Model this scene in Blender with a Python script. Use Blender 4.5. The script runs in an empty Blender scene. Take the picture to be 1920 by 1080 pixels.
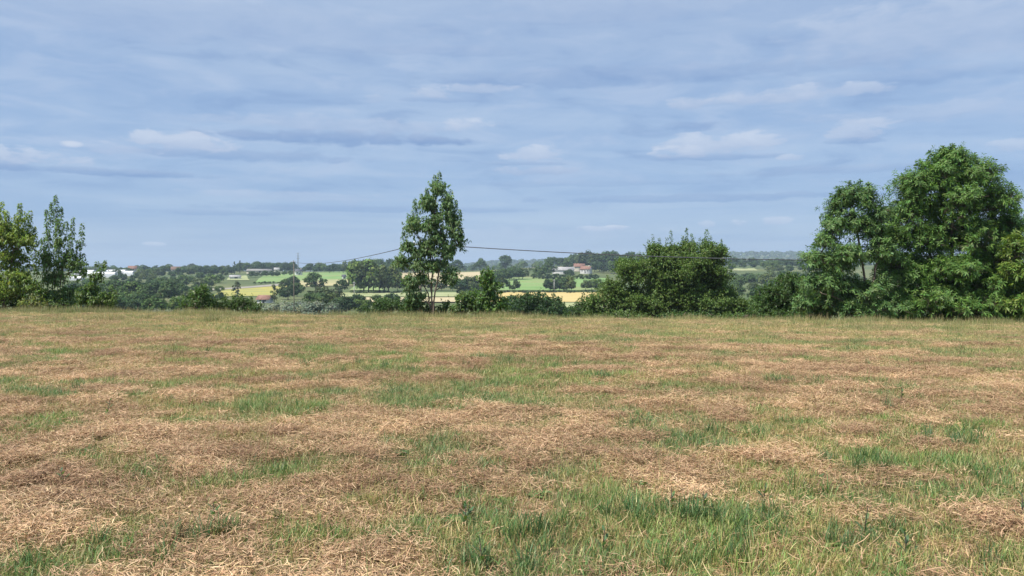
import bpy, math, random
import numpy as np
from math import radians, sin, cos, tan, atan, atan2, pi

scene = bpy.context.scene
coll = scene.collection
random.seed(7)
RNG = np.random.default_rng(11)

# ------------------------------------------------------------------ camera
F, CX, CY, HROW = 1478.0, 960.0, 540.0, 503.0      # photo focal length (px), centre, horizon row
CAM_Z = 1.6
PITCH = atan((CY - HROW) / F)
cam_data = bpy.data.cameras.new('camera')
cam_data.sensor_width = 36.0
cam_data.lens = 36.0 * F / 1920.0
cam_data.clip_start = 0.1
cam_data.clip_end = 40000.0
cam = bpy.data.objects.new('camera', cam_data)
coll.objects.link(cam)
cam.location = (0, 0, CAM_Z)
cam.rotation_euler = (pi / 2 - PITCH, 0, 0)
scene.camera = cam

# ------------------------------------------------------------------ sun and exposure
SUN_EL, SUN_AZ = radians(60), radians(-125)          # azimuth from +Y towards +X
sun_dir = (cos(SUN_EL) * sin(SUN_AZ), cos(SUN_EL) * cos(SUN_AZ), sin(SUN_EL))
sd = bpy.data.lights.new('sun', 'SUN')
sd.energy = 4.8
sd.angle = radians(0.6)
sd.color = (1.0, 0.95, 0.87)
sun = bpy.data.objects.new('sun', sd)
coll.objects.link(sun)
sun.location = (0, 0, 60)
sun.rotation_euler = (pi / 2 - SUN_EL, 0, -SUN_AZ + pi)
import mathutils
sun.rotation_euler = mathutils.Vector(sun_dir).to_track_quat('Z', 'Y').to_euler()

vs = scene.view_settings
vs.view_transform = 'Standard'
vs.look = 'None'
vs.exposure = 0.45
vs.gamma = 1.0
vs.use_curve_mapping = False
try:
    scene.cycles.use_denoising = True
    scene.cycles.max_bounces = 8
    scene.cycles.transparent_max_bounces = 8
    scene.cycles.volume_bounces = 0
except Exception:
    pass

# ------------------------------------------------------------------ world: sky with stratiform cloud
world = bpy.data.worlds.new('World')
scene.world = world
world.use_nodes = True
world.cycles.sampling_method = 'MANUAL'
world.cycles.sample_map_resolution = 256
wt = world.node_tree
wt.nodes.clear()
WN, WL = wt.nodes, wt.links


def wmath(op, a, b=None, c=None, clamp=False):
    n = WN.new('ShaderNodeMath')
    n.operation = op
    n.use_clamp = clamp
    for i, v in enumerate((a, b, c)):
        if v is None:
            continue
        if isinstance(v, (int, float)):
            n.inputs[i].default_value = v
        else:
            WL.new(v, n.inputs[i])
    return n.outputs[0]


def wmix(fac, a, b):
    n = WN.new('ShaderNodeMix')
    n.data_type = 'RGBA'
    if isinstance(fac, (int, float)):
        n.inputs[0].default_value = fac
    else:
        WL.new(fac, n.inputs[0])
    for s, v in ((n.inputs[6], a), (n.inputs[7], b)):
        if isinstance(v, tuple):
            s.default_value = (*v, 1)
        else:
            WL.new(v, s)
    return n.outputs[2]


def wsmooth(x, lo, hi):
    n = WN.new('ShaderNodeMapRange')
    n.interpolation_type = 'SMOOTHSTEP'
    WL.new(x, n.inputs[0])
    n.inputs[1].default_value = lo
    n.inputs[2].default_value = hi
    return n.outputs[0]


tc = WN.new('ShaderNodeTexCoord')
sep = WN.new('ShaderNodeSeparateXYZ')
WL.new(tc.outputs['Generated'], sep.inputs[0])
X, Y, Z = sep.outputs
az = wmath('ARCTAN2', X, Y)
el = wmath('ARCSINE', Z)
hyp = wmath('SQRT', wmath('ADD', wmath('MULTIPLY', X, X), wmath('MULTIPLY', Y, Y)))
hx = wmath('DIVIDE', X, wmath('ADD', hyp, 1e-4))
hy = wmath('DIVIDE', Y, wmath('ADD', hyp, 1e-4))
vlog = wmath('LOGARITHM', wmath('ADD', wmath('MAXIMUM', el, 0.0), 0.06), 2.71828)


def wnoise(sx, sv, scale, detail, rough, dist, off):
    comb = WN.new('ShaderNodeCombineXYZ')
    WL.new(wmath('MULTIPLY', hx, sx), comb.inputs[0])
    WL.new(wmath('MULTIPLY', hy, sx), comb.inputs[1])
    WL.new(wmath('MULTIPLY_ADD', vlog, sv, off), comb.inputs[2])
    n = WN.new('ShaderNodeTexNoise')
    n.inputs['Scale'].default_value = scale
    n.inputs['Detail'].default_value = detail
    n.inputs['Roughness'].default_value = rough
    n.inputs['Distortion'].default_value = dist
    WL.new(comb.outputs[0], n.inputs['Vector'])
    return n.outputs[0]


skyt = WN.new('ShaderNodeTexSky')
skyt.sky_type = 'NISHITA'
skyt.sun_disc = False
skyt.sun_elevation = SUN_EL
skyt.sun_rotation = SUN_AZ
skyt.air_density = 1.0
skyt.dust_density = 0.6
skyt.ozone_density = 2.0
STR = 0.1


def sc(r, g, b, k=1.0):          # display-referred cloud colour -> radiance for strength STR
    f = lambda v: ((v / 255 + 0.055) / 1.055) ** 2.4 / 2 ** vs.exposure
    return (f(r) / STR * k, f(g) / STR * k, f(b) / STR * k)


n_big = wnoise(1.6, 1.5, 1.0, 3, 0.5, 0.3, 3.1)
n_str = wnoise(2.6, 4.2, 1.5, 7, 0.56, 0.6, 9.7)
n_fin = wnoise(9.0, 13.0, 1.6, 6, 0.6, 0.4, 1.3)
# thin high overcast over clear blue, denser aloft
cover = wmath('MULTIPLY_ADD', wsmooth(el, 0.0, 0.30), 0.10, 0.80)
tone = wmath('ADD', wmath('MULTIPLY', wsmooth(n_big, 0.28, 0.72), 0.40), wmath('MULTIPLY', wsmooth(n_str, 0.3, 0.72), 0.60))
veil = wmix(tone, sc(138, 171, 216), sc(173, 196, 227))
col = wmix(cover, skyt.outputs[0], veil)

col = wmix(wmath('MULTIPLY', wsmooth(el, .16, .33), .5), col, sc(168, 188, 219))
BLOBS = [  # px, row, rx, ry, opacity, light, edge raggedness
    (400, 50, 560, 60, .25, .55, .5), (1760, 60, 300, 70, .45, .62, .6), (1150, 20, 300, 40, .3, .6, .6),
    (1150, 150, 420, 26, .45, .10, .8), (1700, 150, 240, 20, .35, .12, .8), (850, 100, 200, 14, .3, .15, .8),
    (640, 236, 260, 16, .45, .62, .8), (640, 262, 300, 18, .85, .05, .9), (840, 268, 90, 12, .6, .03, .8),
    (868, 236, 52, 13, .75, .85, 1.0), (450, 292, 250, 14, .55, .08, .9), (330, 268, 105, 16, .75, .74, 1.1),
    (215, 282, 60, 12, .45, .65, 1.0), (60, 296, 95, 15, .75, .76, 1.1), (160, 322, 230, 9, .7, .05, .8), (137, 273, 22, 6, .95, 1.0, .8),
    (812, 176, 40, 13, .6, .78, 1.1), (905, 170, 80, 9, .5, .72, 1.1), (840, 190, 110, 7, .4, .12, .9),
    (706, 187, 22, 8, .4, .6, 1.0), (1010, 290, 66, 15, .72, .76, 1.1), (1010, 322, 92, 9, .6, .52, 1.0), (1000, 308, 90, 6, .5, .1, .9),
    (1480, 178, 170, 12, .55, .70, 1.1), (1400, 190, 130, 10, .4, .62, 1.1), (1290, 196, 44, 12, .6, .64, 1.1), (1300, 238, 60, 14, .6, .06, .9),
    (1345, 272, 130, 18, .72, .74, 1.2), (1270, 290, 50, 14, .6, .72, 1.2), (1330, 297, 150, 8, .55, .08, .9), (1610, 244, 60, 16, .65, .72, 1.1), (1600, 266, 70, 8, .5, .08, .9),
    (1486, 296, 26, 6, .6, .75, 1.0), (1560, 320, 200, 8, .3, .3, .9), (1890, 275, 50, 10, .5, .7, 1.0), (1700, 215, 160, 16, .3, .6, 1.0),
    (1350, 372, 480, 11, .55, .0, .9), (1150, 345, 300, 8, .3, .1, .9), (700, 393, 330, 9, .45, .04, .9), (420, 400, 160, 7, .4, .05, .9), (560, 370, 240, 10, .35, .62, 1.0),
    (1120, 429, 62, 4, .6, .8, 1.2), (1160, 426, 22, 4, .8, .85, 1.1), (1388, 419, 19, 6, .65, .85, 1.1), (1455, 415, 28, 7, .6, .78, 1.1),
    (1323, 421, 15, 6, .5, .75, 1.1), (290, 458, 18, 3.5, .75, .85, 1.0), (980, 440, 260, 14, .25, .7, 1.0), (550, 455, 60, 6, .25, .7, 1.1)]
cmb = WN.new('ShaderNodeCombineXYZ')
WL.new(wmath('MULTIPLY', hx, 26), cmb.inputs[0]); WL.new(wmath('MULTIPLY', hy, 26), cmb.inputs[1]); WL.new(wmath('MULTIPLY', el, 62), cmb.inputs[2])
ncu = WN.new('ShaderNodeTexNoise'); ncu.inputs['Scale'].default_value = 1.0; ncu.inputs['Detail'].default_value = 7; ncu.inputs['Roughness'].default_value = .58
ncu.inputs['Distortion'].default_value = .35
WL.new(cmb.outputs[0], ncu.inputs['Vector'])
nf2 = wmath('ADD', wmath('MULTIPLY_ADD', n_fin, 1.0, -.5), wmath('MULTIPLY_ADD', ncu.outputs[0], 2.2, -1.1))
cm2 = WN.new('ShaderNodeCombineXYZ')
WL.new(wmath('MULTIPLY', hx, 9), cm2.inputs[0]); WL.new(wmath('MULTIPLY', hy, 9), cm2.inputs[1]); WL.new(wmath('MULTIPLY', el, 34), cm2.inputs[2])
nmo = WN.new('ShaderNodeTexNoise'); nmo.inputs['Scale'].default_value = 1.0; nmo.inputs['Detail'].default_value = 8; nmo.inputs['Roughness'].default_value = .55
nmo.inputs['Distortion'].default_value = .5
WL.new(cm2.outputs[0], nmo.inputs['Vector'])
band = wmath('MULTIPLY', wsmooth(el, .05, .12), wmath('SUBTRACT', 1.0, wmath('MULTIPLY', wsmooth(el, .24, .36), .6)))
col = wmix(wmath('MULTIPLY', wmath('MULTIPLY', wsmooth(nmo.outputs[0], .48, .70), band), .42), col, sc(190, 206, 231))
col = wmix(wmath('MULTIPLY', wmath('MULTIPLY', wsmooth(nmo.outputs[0], .50, .30), band), .45), col, sc(126, 158, 205))
for (bx, by, rx, ry, op, lt, rag) in BLOBS:
    if lt < .2: op *= .75
    elif ry < 20: ry *= 1.35; rx *= 1.1
    a0 = atan((bx - CX) / F)
    e0 = atan((HROW - by) / F * cos(a0))
    da = wmath('MULTIPLY', wmath('SUBTRACT', az, a0), F / rx)
    de = wmath('MULTIPLY', wmath('SUBTRACT', el, e0), F / ry)
    # flat cloud base, domed top: below the centre the falloff is quicker
    de2 = wmath('MULTIPLY', wmath('MULTIPLY', de, de), wmath('MULTIPLY_ADD', wmath('LESS_THAN', de, 0.0), 0.8, 1.0))
    body = wmath('SUBTRACT', 1.0, wmath('ADD', wmath('MULTIPLY', da, da), de2))
    body = wmath('MULTIPLY_ADD', nf2, rag * 1.5, body)
    al = wmath('MULTIPLY', wsmooth(body, 0.05, 0.80), op)
    sh = wmath('MULTIPLY_ADD', de, 0.30, wmath('MULTIPLY_ADD', nf2, 0.30, lt), clamp=True)
    col = wmix(al, col, wmix(sh, sc(120, 153, 202), sc(207, 218, 236)))
bg = WN.new('ShaderNodeBackground')
bg.inputs[1].default_value = STR
WL.new(col, bg.inputs[0])
wo = WN.new('ShaderNodeOutputWorld')
WL.new(bg.outputs[0], wo.inputs[0])

# ------------------------------------------------------------------ helpers: noise, terrain, pixels


def sstep(x, a, b):
    t = np.clip((np.asarray(x, float) - a) / (b - a), 0, 1)
    return t * t * (3 - 2 * t)


def vnoise(x, y, seed=0):
    x = np.asarray(x, float); y = np.asarray(y, float)
    xi = np.floor(x).astype(np.int64); yi = np.floor(y).astype(np.int64)
    fx = x - xi; fy = y - yi
    fx = fx * fx * (3 - 2 * fx); fy = fy * fy * (3 - 2 * fy)

    def h(a, b):
        n = (a * 374761393 + b * 668265263 + seed * 974634541) & 0x7fffffff
        n = ((n ^ (n >> 13)) * 1274126177) & 0x7fffffff
        return ((n ^ (n >> 16)) & 0xffff) / 65535.0
    return (h(xi, yi) * (1 - fx) + h(xi + 1, yi) * fx) * (1 - fy) + (h(xi, yi + 1) * (1 - fx) + h(xi + 1, yi + 1) * fx) * fy


def fbm(x, y, seed=0, oct=4, gain=0.5):
    t = 0; a = 1; s = 0
    for o in range(oct):
        t = t + a * vnoise(np.asarray(x) * 2 ** o + 17.3 * o, np.asarray(y) * 2 ** o - 9.1 * o, seed + o)
        s += a; a *= gain
    return t / s


KY = np.array([-200, -60, 0, 10, 20, 33, 40, 60, 100, 200, 300, 360, 450, 600, 800, 950, 1100, 1250, 1600, 2500, 3200, 6000, 12000.])
KZ = np.array([0, 0, 0, -.03, -.16, -.55, -1.25, -4.1, -8.0, -12.6, -15, -15.2, -15.1, -13.4, -8.7, -5.5, -3.2, -3.0, -8, -14, -16, -20, -26.])
KM = np.gradient(KZ, KY)
_d = np.diff(KZ) / np.diff(KY)
KM[1:-1] = 0.5 * (_d[:-1] + _d[1:])


def profile(y):
    y = np.clip(np.asarray(y, float), KY[0], KY[-1] - 1e-6)
    i = np.clip(np.searchsorted(KY, y, side='right') - 1, 0, len(KY) - 2)
    h = KY[i + 1] - KY[i]
    t = (y - KY[i]) / h
    return ((2 * t**3 - 3 * t**2 + 1) * KZ[i] + (t**3 - 2 * t**2 + t) * h * KM[i] + (-2 * t**3 + 3 * t**2) * KZ[i + 1] + (t**3 - t**2) * h * KM[i + 1])


def ground(x, y):
    x = np.asarray(x, float); y = np.asarray(y, float)
    z = profile(y)
    z = z - 0.0115 * x * sstep(y, 0, 33) * (1 - sstep(y, 60, 160))
    z = z + (0.07 * (fbm(x * .45, y * .6, 3, 3) - .5) + 0.035 * (fbm(x * 2.2, y * 2.6, 8, 2) - .5)) * (1 - sstep(y, 40, 60))
    z = z + 8.5 * sstep(x, -110, 130) * sstep(y, 620, 1080) * (1 - sstep(y, 1350, 2100))
    z = z + 2.2 * (fbm(x / 240 + 5, y / 260, 21, 3) - .5) * sstep(y, 330, 520) * (1 - sstep(y, 1500, 2500))
    amp = np.interp(x, [-6000, -3000, -800, -350, -60, 250, 520, 900, 1200, 1800, 4000, 8000], [2, 2, 4, 14, 44, 50, 36, 66, 90, 94, 70, 50])
    amp = amp + 9 * (fbm(x / 420, y / 900, 31, 3) - .5) * sstep(x, -600, 0)
    z = z + amp * np.exp(-((y - 4300) / 900.0) ** 2)
    return z


CP, SP = cos(PITCH), sin(PITCH)


def ray(px, row):
    a = (px - CX) / F; b = (CY - row) / F
    return np.array([a, CP + b * SP, b * CP - SP])


def at(px, row, d):                      # point on the pixel's ray at forward distance d
    r = ray(px, row)
    return np.array([0, 0, CAM_Z]) + r * (d / r[1])


def hit(px, row, d0=3.0, d1=7000.0):     # where that ray meets the terrain
    r = ray(px, row); r = r / r[1]
    ds = np.geomspace(d0, d1, 6000)
    g = ground(r[0] * ds, ds)
    below = (CAM_Z + r[2] * ds) < g
    if not below.any():
        d = 1100.0
    else:
        d = ds[np.argmax(below)]
    return np.array([r[0] * d, d, float(ground(r[0] * d, d))])


def mesh_np(name, verts, faces, mat=None, col=None, smooth=False):
    """verts Nx3; faces: list of int arrays (n,3) or (n,4)"""
    me = bpy.data.meshes.new(name)
    verts = np.asarray(verts, np.float32)
    faces = [np.asarray(f, np.int32) for f in faces if len(f)]
    nl = sum(f.size for f in faces); nf = sum(len(f) for f in faces)
    me.vertices.add(len(verts)); me.loops.add(nl); me.polygons.add(nf)
    me.vertices.foreach_set('co', verts.ravel())
    me.loops.foreach_set('vertex_index', np.concatenate([f.ravel() for f in faces]))
    sizes = np.concatenate([np.full(len(f), f.shape[1], np.int32) for f in faces])
    me.polygons.foreach_set('loop_start', np.concatenate([[0], np.cumsum(sizes)[:-1]]).astype(np.int32))
    if smooth:
        me.polygons.foreach_set('use_smooth', np.ones(nf, bool))
    if col is not None:
        a = me.attributes.new('col', 'FLOAT_COLOR', 'POINT')
        c = np.ones((len(verts), 4), np.float32); c[:, :3] = col
        a.data.foreach_set('color', c.ravel())
    if mat is not None:
        me.materials.append(mat)
    me.update(calc_edges=True)
    return me


def link(name, data, parent=None, loc=None, rotz=0.0, scale=None):
    o = bpy.data.objects.new(name, data)
    coll.objects.link(o)
    if parent is not None:
        o.parent = parent
    if loc is not None:
        o.location = tuple(float(v) for v in loc)
    o.rotation_euler = (0, 0, rotz)
    if scale is not None:
        o.scale = scale
    return o


def tag(o, label=None, cat=None, group=None, kind=None):
    if label: o['label'] = label
    if cat: o['category'] = cat
    if group: o['group'] = group
    if kind: o['kind'] = kind
    return o


def thing(name, label, cat, loc, rotz=0.0, group=None):
    return tag(link(name, None, None, loc, rotz), label, cat, group)


class Geo:
    """collects boxes, prisms and tubes into one mesh"""
    def __init__(s):
        s.v = []; s.f3 = []; s.f4 = []; s.n = 0

    def add(s, v, q=(), t=()):
        v = np.asarray(v, float)
        if len(q): s.f4.append(np.asarray(q) + s.n)
        if len(t): s.f3.append(np.asarray(t) + s.n)
        s.v.append(v); s.n += len(v)

    def box(s, x0, x1, y0, y1, z0, z1):
        s.add([(x, y, z) for z in (z0, z1) for (x, y) in ((x0, y0), (x1, y0), (x1, y1), (x0, y1))],
              [(3, 2, 1, 0), (4, 5, 6, 7), (0, 1, 5, 4), (1, 2, 6, 5), (2, 3, 7, 6), (3, 0, 4, 7)])

    def bar(s, a, b, r, n=4, r2=None):
        s.tube(np.array([a, b], float), [r, r if r2 is None else r2], n)

    def tube(s, P, R, n=5, caps=True):
        P = np.asarray(P, float); m = len(P)
        T = np.gradient(P, axis=0)
        T /= np.linalg.norm(T, axis=1)[:, None] + 1e-9
        ref = np.where(np.abs(T[:, 2:3]) > .9, np.array([[1., 0, 0]]), np.array([[0, 0, 1.]]))
        U = np.cross(T, ref); U /= np.linalg.norm(U, axis=1)[:, None] + 1e-9
        V = np.cross(T, U)
        an = np.arange(n) * 2 * pi / n + pi / n
        ring = P[:, None, :] + np.asarray(R)[:, None, None] * (np.cos(an)[None, :, None] * U[:, None, :] + np.sin(an)[None, :, None] * V[:, None, :])
        q = []
        for i in range(m - 1):
            for k in range(n):
                q.append((i * n + k, i * n + (k + 1) % n, (i + 1) * n + (k + 1) % n, (i + 1) * n + k))
        t = []
        if caps:
            for k in range(1, n - 1):
                t.append((0, k + 1, k)); t.append(((m - 1) * n, (m - 1) * n + k, (m - 1) * n + k + 1))
        s.add(ring.reshape(-1, 3), q, t)

    def mesh(s, name, mat, smooth=False):
        f = []
        if s.f4: f.append(np.concatenate(s.f4))
        if s.f3: f.append(np.concatenate(s.f3))
        return mesh_np(name, np.concatenate(s.v), f, mat, None, smooth)


# ------------------------------------------------------------------ materials
def new_mat(name):
    m = bpy.data.materials.new(name)
    m.use_nodes = True
    nt = m.node_tree
    return m, nt, nt.nodes, nt.links, nt.nodes['Principled BSDF']


def leaf_mat(name, trans=0.3, rough=0.5, spec=0.35, sat=1.0):
    m, nt, N, L, p = new_mat(name)
    at_ = N.new('ShaderNodeAttribute'); at_.attribute_name = 'col'
    p.inputs['Roughness'].default_value = rough
    p.inputs['Specular IOR Level'].default_value = spec
    L.new(at_.outputs['Color'], p.inputs['Base Color'])
    tr = N.new('ShaderNodeBsdfTranslucent')
    mul = N.new('ShaderNodeMix'); mul.data_type = 'RGBA'; mul.blend_type = 'MULTIPLY'; mul.inputs[0].default_value = 1
    L.new(at_.outputs['Color'], mul.inputs[6]); mul.inputs[7].default_value = (1.5, 1.6, .7, 1)
    L.new(mul.outputs[2], tr.inputs[0])
    mx = N.new('ShaderNodeMixShader'); mx.inputs[0].default_value = trans
    L.new(p.outputs[0], mx.inputs[1]); L.new(tr.outputs[0], mx.inputs[2])
    L.new(mx.outputs[0], N['Material Output'].inputs['Surface'])
    return m


def grass_mat(name, trans=0.25, rough=0.55, spec=0.3):
    """blade colour from the blade's own attribute times the clump's own tint"""
    m, nt, N, L, p = new_mat(name)
    a = N.new('ShaderNodeAttribute'); a.attribute_name = 'col'
    b = N.new('ShaderNodeAttribute'); b.attribute_type = 'INSTANCER'; b.attribute_name = 'tint'
    mul = N.new('ShaderNodeMix'); mul.data_type = 'RGBA'; mul.blend_type = 'MULTIPLY'; mul.inputs[0].default_value = 1
    L.new(a.outputs['Color'], mul.inputs[6]); L.new(b.outputs['Color'], mul.inputs[7])
    p.inputs['Roughness'].default_value = rough
    p.inputs['Specular IOR Level'].default_value = spec
    L.new(mul.outputs[2], p.inputs['Base Color'])
    tr = N.new('ShaderNodeBsdfTranslucent')
    L.new(mul.outputs[2], tr.inputs[0])
    mx = N.new('ShaderNodeMixShader'); mx.inputs[0].default_value = trans
    L.new(p.outputs[0], mx.inputs[1]); L.new(tr.outputs[0], mx.inputs[2])
    L.new(mx.outputs[0], N['Material Output'].inputs['Surface'])
    return m


def noisy(name, c1, c2, scale, rough=0.9, bump=0.0, detail=6, stretch=(1, 1, 1), c3=None, scale3=1.0, lo=.35, hi=.65, spec=.2):
    m, nt, N, L, p = new_mat(name)
    tcn = N.new('ShaderNodeTexCoord')
    mp = N.new('ShaderNodeMapping'); mp.inputs['Scale'].default_value = stretch
    L.new(tcn.outputs['Object'], mp.inputs[0])
    n = N.new('ShaderNodeTexNoise'); n.inputs['Scale'].default_value = scale; n.inputs['Detail'].default_value = detail
    n.inputs['Roughness'].default_value = .62
    L.new(mp.outputs[0], n.inputs['Vector'])
    r = N.new('ShaderNodeValToRGB')
    r.color_ramp.elements[0].position = lo; r.color_ramp.elements[1].position = hi
    r.color_ramp.elements[0].color = (*c1, 1); r.color_ramp.elements[1].color = (*c2, 1)
    L.new(n.outputs[0], r.inputs[0])
    out = r.outputs[0]
    if c3:
        n3 = N.new('ShaderNodeTexNoise'); n3.inputs['Scale'].default_value = scale3; n3.inputs['Detail'].default_value = 4
        L.new(mp.outputs[0], n3.inputs['Vector'])
        r3 = N.new('ShaderNodeValToRGB'); r3.color_ramp.elements[0].position = .42; r3.color_ramp.elements[1].position = .62
        L.new(n3.outputs[0], r3.inputs[0])
        mx = N.new('ShaderNodeMix'); mx.data_type = 'RGBA'
        L.new(r3.outputs[0], mx.inputs[0]); L.new(out, mx.inputs[6]); mx.inputs[7].default_value = (*c3, 1)
        out = mx.outputs[2]
    L.new(out, p.inputs['Base Color'])
    p.inputs['Roughness'].default_value = rough
    p.inputs['Specular IOR Level'].default_value = spec
    if bump:
        b = N.new('ShaderNodeBump'); b.inputs['Strength'].default_value = bump; b.inputs['Distance'].default_value = .05
        L.new(n.outputs[0], b.inputs['Height']); L.new(b.outputs[0], p.inputs['Normal'])
    return m


M = {}
M['soil'] = noisy('hay_field_soil', (.10, .075, .045), (.22, .165, .10), 9, bump=.8, c3=(.10, .11, .045), scale3=.8)
M['terrain'] = noisy('valley_pasture', (.06, .09, .03), (.10, .13, .045), .02, c3=(.14, .15, .06), scale3=.006)
M['wheat'] = noisy('ripe_wheat', (.44, .33, .12), (.56, .44, .19), .06, stretch=(1, 4, 1))
M['sunflower'] = noisy('yellow_green_crop', (.24, .26, .09), (.42, .36, .085), .05, stretch=(1, 2.5, 1))
M['meadow'] = noisy('green_meadow', (.14, .24, .07), (.20, .31, .10), .03, c3=(.22, .27, .10), scale3=.02)
M['stubble_far'] = noisy('pale_stubble', (.36, .31, .16), (.46, .39, .21), .04, stretch=(1, 5, 1), c3=(.28, .29, .13), scale3=.015)
M['tan'] = noisy('dry_tan_field', (.40, .33, .19), (.50, .42, .25), .05, stretch=(1, 4, 1))
M['palegreen'] = noisy('pale_green_field', (.26, .29, .13), (.34, .36, .18), .03)
M['road'] = noisy('grey_track', (.25, .23, .19), (.33, .30, .25), .2)
M['bark'] = noisy('grey_brown_bark', (.10, .075, .055), (.24, .19, .15), 14, bump=.6, stretch=(1, 1, .25))
M['bark_pale'] = noisy('pale_pinkish_bark', (.13, .10, .08), (.27, .215, .17), 10, bump=.5, stretch=(1, 1, .3))
M['bark_dark'] = noisy('dark_bark', (.05, .042, .034), (.12, .10, .085), 14, bump=.6, stretch=(1, 1, .3))
M['white'] = noisy('white_render', (.55, .54, .52), (.70, .69, .67), .6, rough=.8)
M['cream'] = noisy('cream_render', (.52, .47, .38), (.62, .57, .47), .5, rough=.85)
M['film'] = noisy('white_greenhouse_film', (.60, .61, .63), (.74, .74, .75), .35, rough=.35, spec=.5)
M['roof_red'] = noisy('red_clay_tiles', (.20, .105, .08), (.30, .175, .135), .9, rough=.85)
M['roof_grey'] = noisy('grey_fibre_cement', (.30, .29, .28), (.43, .42, .41), .5, rough=.85)
M['roof_dull'] = noisy('weathered_grey_roof', (.20, .19, .18), (.29, .28, .26), .5, rough=.9)
M['roof_brown'] = noisy('brown_tiles', (.14, .09, .07), (.22, .15, .12), .9, rough=.85)
M['roof_slate'] = noisy('dark_slate', (.06, .065, .075), (.11, .115, .125), .7, rough=.6)
M['dark'] = noisy('dark_opening', (.02, .022, .026), (.05, .05, .055), 1.0, rough=.3, spec=.5)
M['steel'] = noisy('galvanised_steel', (.16, .17, .18), (.26, .27, .28), 1.5, rough=.55)
M['cable'] = noisy('black_cable_sheath', (.08, .08, .09), (.13, .13, .14), 6, rough=.55)
M['pole'] = noisy('weathered_pole_wood', (.13, .11, .09), (.26, .22, .18), 5, bump=.4, stretch=(1, 1, .15))
M['concrete'] = noisy('pole_concrete', (.42, .41, .39), (.55, .54, .51), 3)
M['leaf'] = leaf_mat('tree_leaf', .30)
M['leaf_gloss'] = leaf_mat('glossy_chestnut_leaf', .28, .5, .25)
M['leaf_far'] = leaf_mat('distant_foliage', .18, .7, .15)
_nt = M['leaf_far'].node_tree
_oi = _nt.nodes.new('ShaderNodeObjectInfo'); _rp = _nt.nodes.new('ShaderNodeValToRGB')
_rp.color_ramp.elements[0].color = (.72, .74, .8, 1); _rp.color_ramp.elements[1].color = (1.55, 1.4, 1.05, 1)
_nt.links.new(_oi.outputs['Random'], _rp.inputs[0])
_mm = _nt.nodes.new('ShaderNodeMix'); _mm.data_type = 'RGBA'; _mm.blend_type = 'MULTIPLY'; _mm.inputs[0].default_value = 1
_at = [n for n in _nt.nodes if n.type == 'ATTRIBUTE'][0]
_nt.links.new(_at.outputs['Color'], _mm.inputs[6]); _nt.links.new(_rp.outputs[0], _mm.inputs[7])
_nt.links.new(_mm.outputs[2], _nt.nodes['Principled BSDF'].inputs['Base Color'])
M['straw'] = grass_mat('cut_dry_straw', .12, .6, .25)
M['blade'] = grass_mat('grass_blade', .30, .5, .35)

# ------------------------------------------------------------------ ground sheets
COLS = 301


def sheet(name, ys, mat, k0=22.0, k1=.95):
    us = np.linspace(-1, 1, COLS)
    YY, UU = np.meshgrid(ys, us, indexing='ij')
    XX = UU * (k0 + k1 * np.maximum(YY, 0))
    ZZ = ground(XX, YY)
    v = np.stack([XX, YY, ZZ], -1).reshape(-1, 3)
    i = np.arange(len(ys) - 1)[:, None] * COLS + np.arange(COLS - 1)[None, :]
    i = i.ravel()
    f = np.stack([i, i + 1, i + COLS + 1, i + COLS], -1)
    o = link(name, mesh_np(name, v, [f], mat, None, True))
    o['kind'] = 'structure'
    return o


sheet('hay_field_ground', np.concatenate([np.arange(-25, 0, 1.0), np.arange(0, 60.01, .25)]), M['soil'])
ys = [60.0]
while ys[-1] < 9500:
    ys.append(ys[-1] * 1.018 + .2)
sheet('valley_terrain', np.array(ys), M['terrain'])


def field(name, quad, mat, n=14, lift=.22):
    """a crop field draped on the hillside; its corners are found where photo pixels meet the terrain"""
    c = [hit(px, r, 200) for px, r in quad]
    s, t = np.meshgrid(np.linspace(0, 1, n), np.linspace(0, 1, n), indexing='ij')
    xy = sum(w[..., None] * np.array(p[:2])[None, None] for w, p in zip(((1 - s) * (1 - t), s * (1 - t), s * t, (1 - s) * t), c))
    wob = 3.0
    xy = xy + wob * (np.stack([fbm(xy[..., 0] / 60, xy[..., 1] / 60, 5, 2), fbm(xy[..., 0] / 60, xy[..., 1] / 60, 6, 2)], -1) - .5)
    z = ground(xy[..., 0], xy[..., 1]) + lift
    v = np.concatenate([xy, z[..., None]], -1).reshape(-1, 3)
    i = (np.arange(n - 1)[:, None] * n + np.arange(n - 1)[None]).ravel()
    f = np.stack([i, i + n, i + n + 1, i + 1], -1)
    o = link(name, mesh_np(name, v, [f], mat, None, True))
    o['kind'] = 'structure'
    return o


field('meadow', [(478, 530), (700, 527), (690, 508.5), (500, 514)], M['meadow'])
field('sunflower_field', [(400, 556), (515, 555), (540, 535), (412, 541)], M['sunflower'], lift=.25)
field('farm_track', [(380, 546), (545, 534.5), (540, 531.5), (380, 543.5)], M['road'], lift=.45)
field('pale_field', [(540, 539), (680, 536), (672, 524), (560, 527)], M['stubble_far'], lift=.5)
field('tan_field', [(716, 538), (905, 536), (900, 510), (726, 512)], M['tan'], lift=.35)
field('meadow', [(655, 546), (720, 546), (712, 533), (668, 534)], M['meadow'], lift=.7)
field('pale_green_field', [(625, 557), (905, 557), (905, 549), (630, 549.5)], M['palegreen'], lift=.35)
field('tan_field', [(660, 568), (905, 568), (905, 559), (670, 559)], M['tan'], lift=.55)
field('stubble_field', [(868, 507), (1130, 505), (1130, 493), (880, 494.5)], M['stubble_far'], lift=.3)
field('meadow', [(925, 545), (1145, 545), (1140, 522), (945, 520)], M['meadow'], lift=.3)
field('wheat_field', [(915, 567), (1145, 567), (1150, 549), (925, 549)], M['wheat'], lift=.3)
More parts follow.
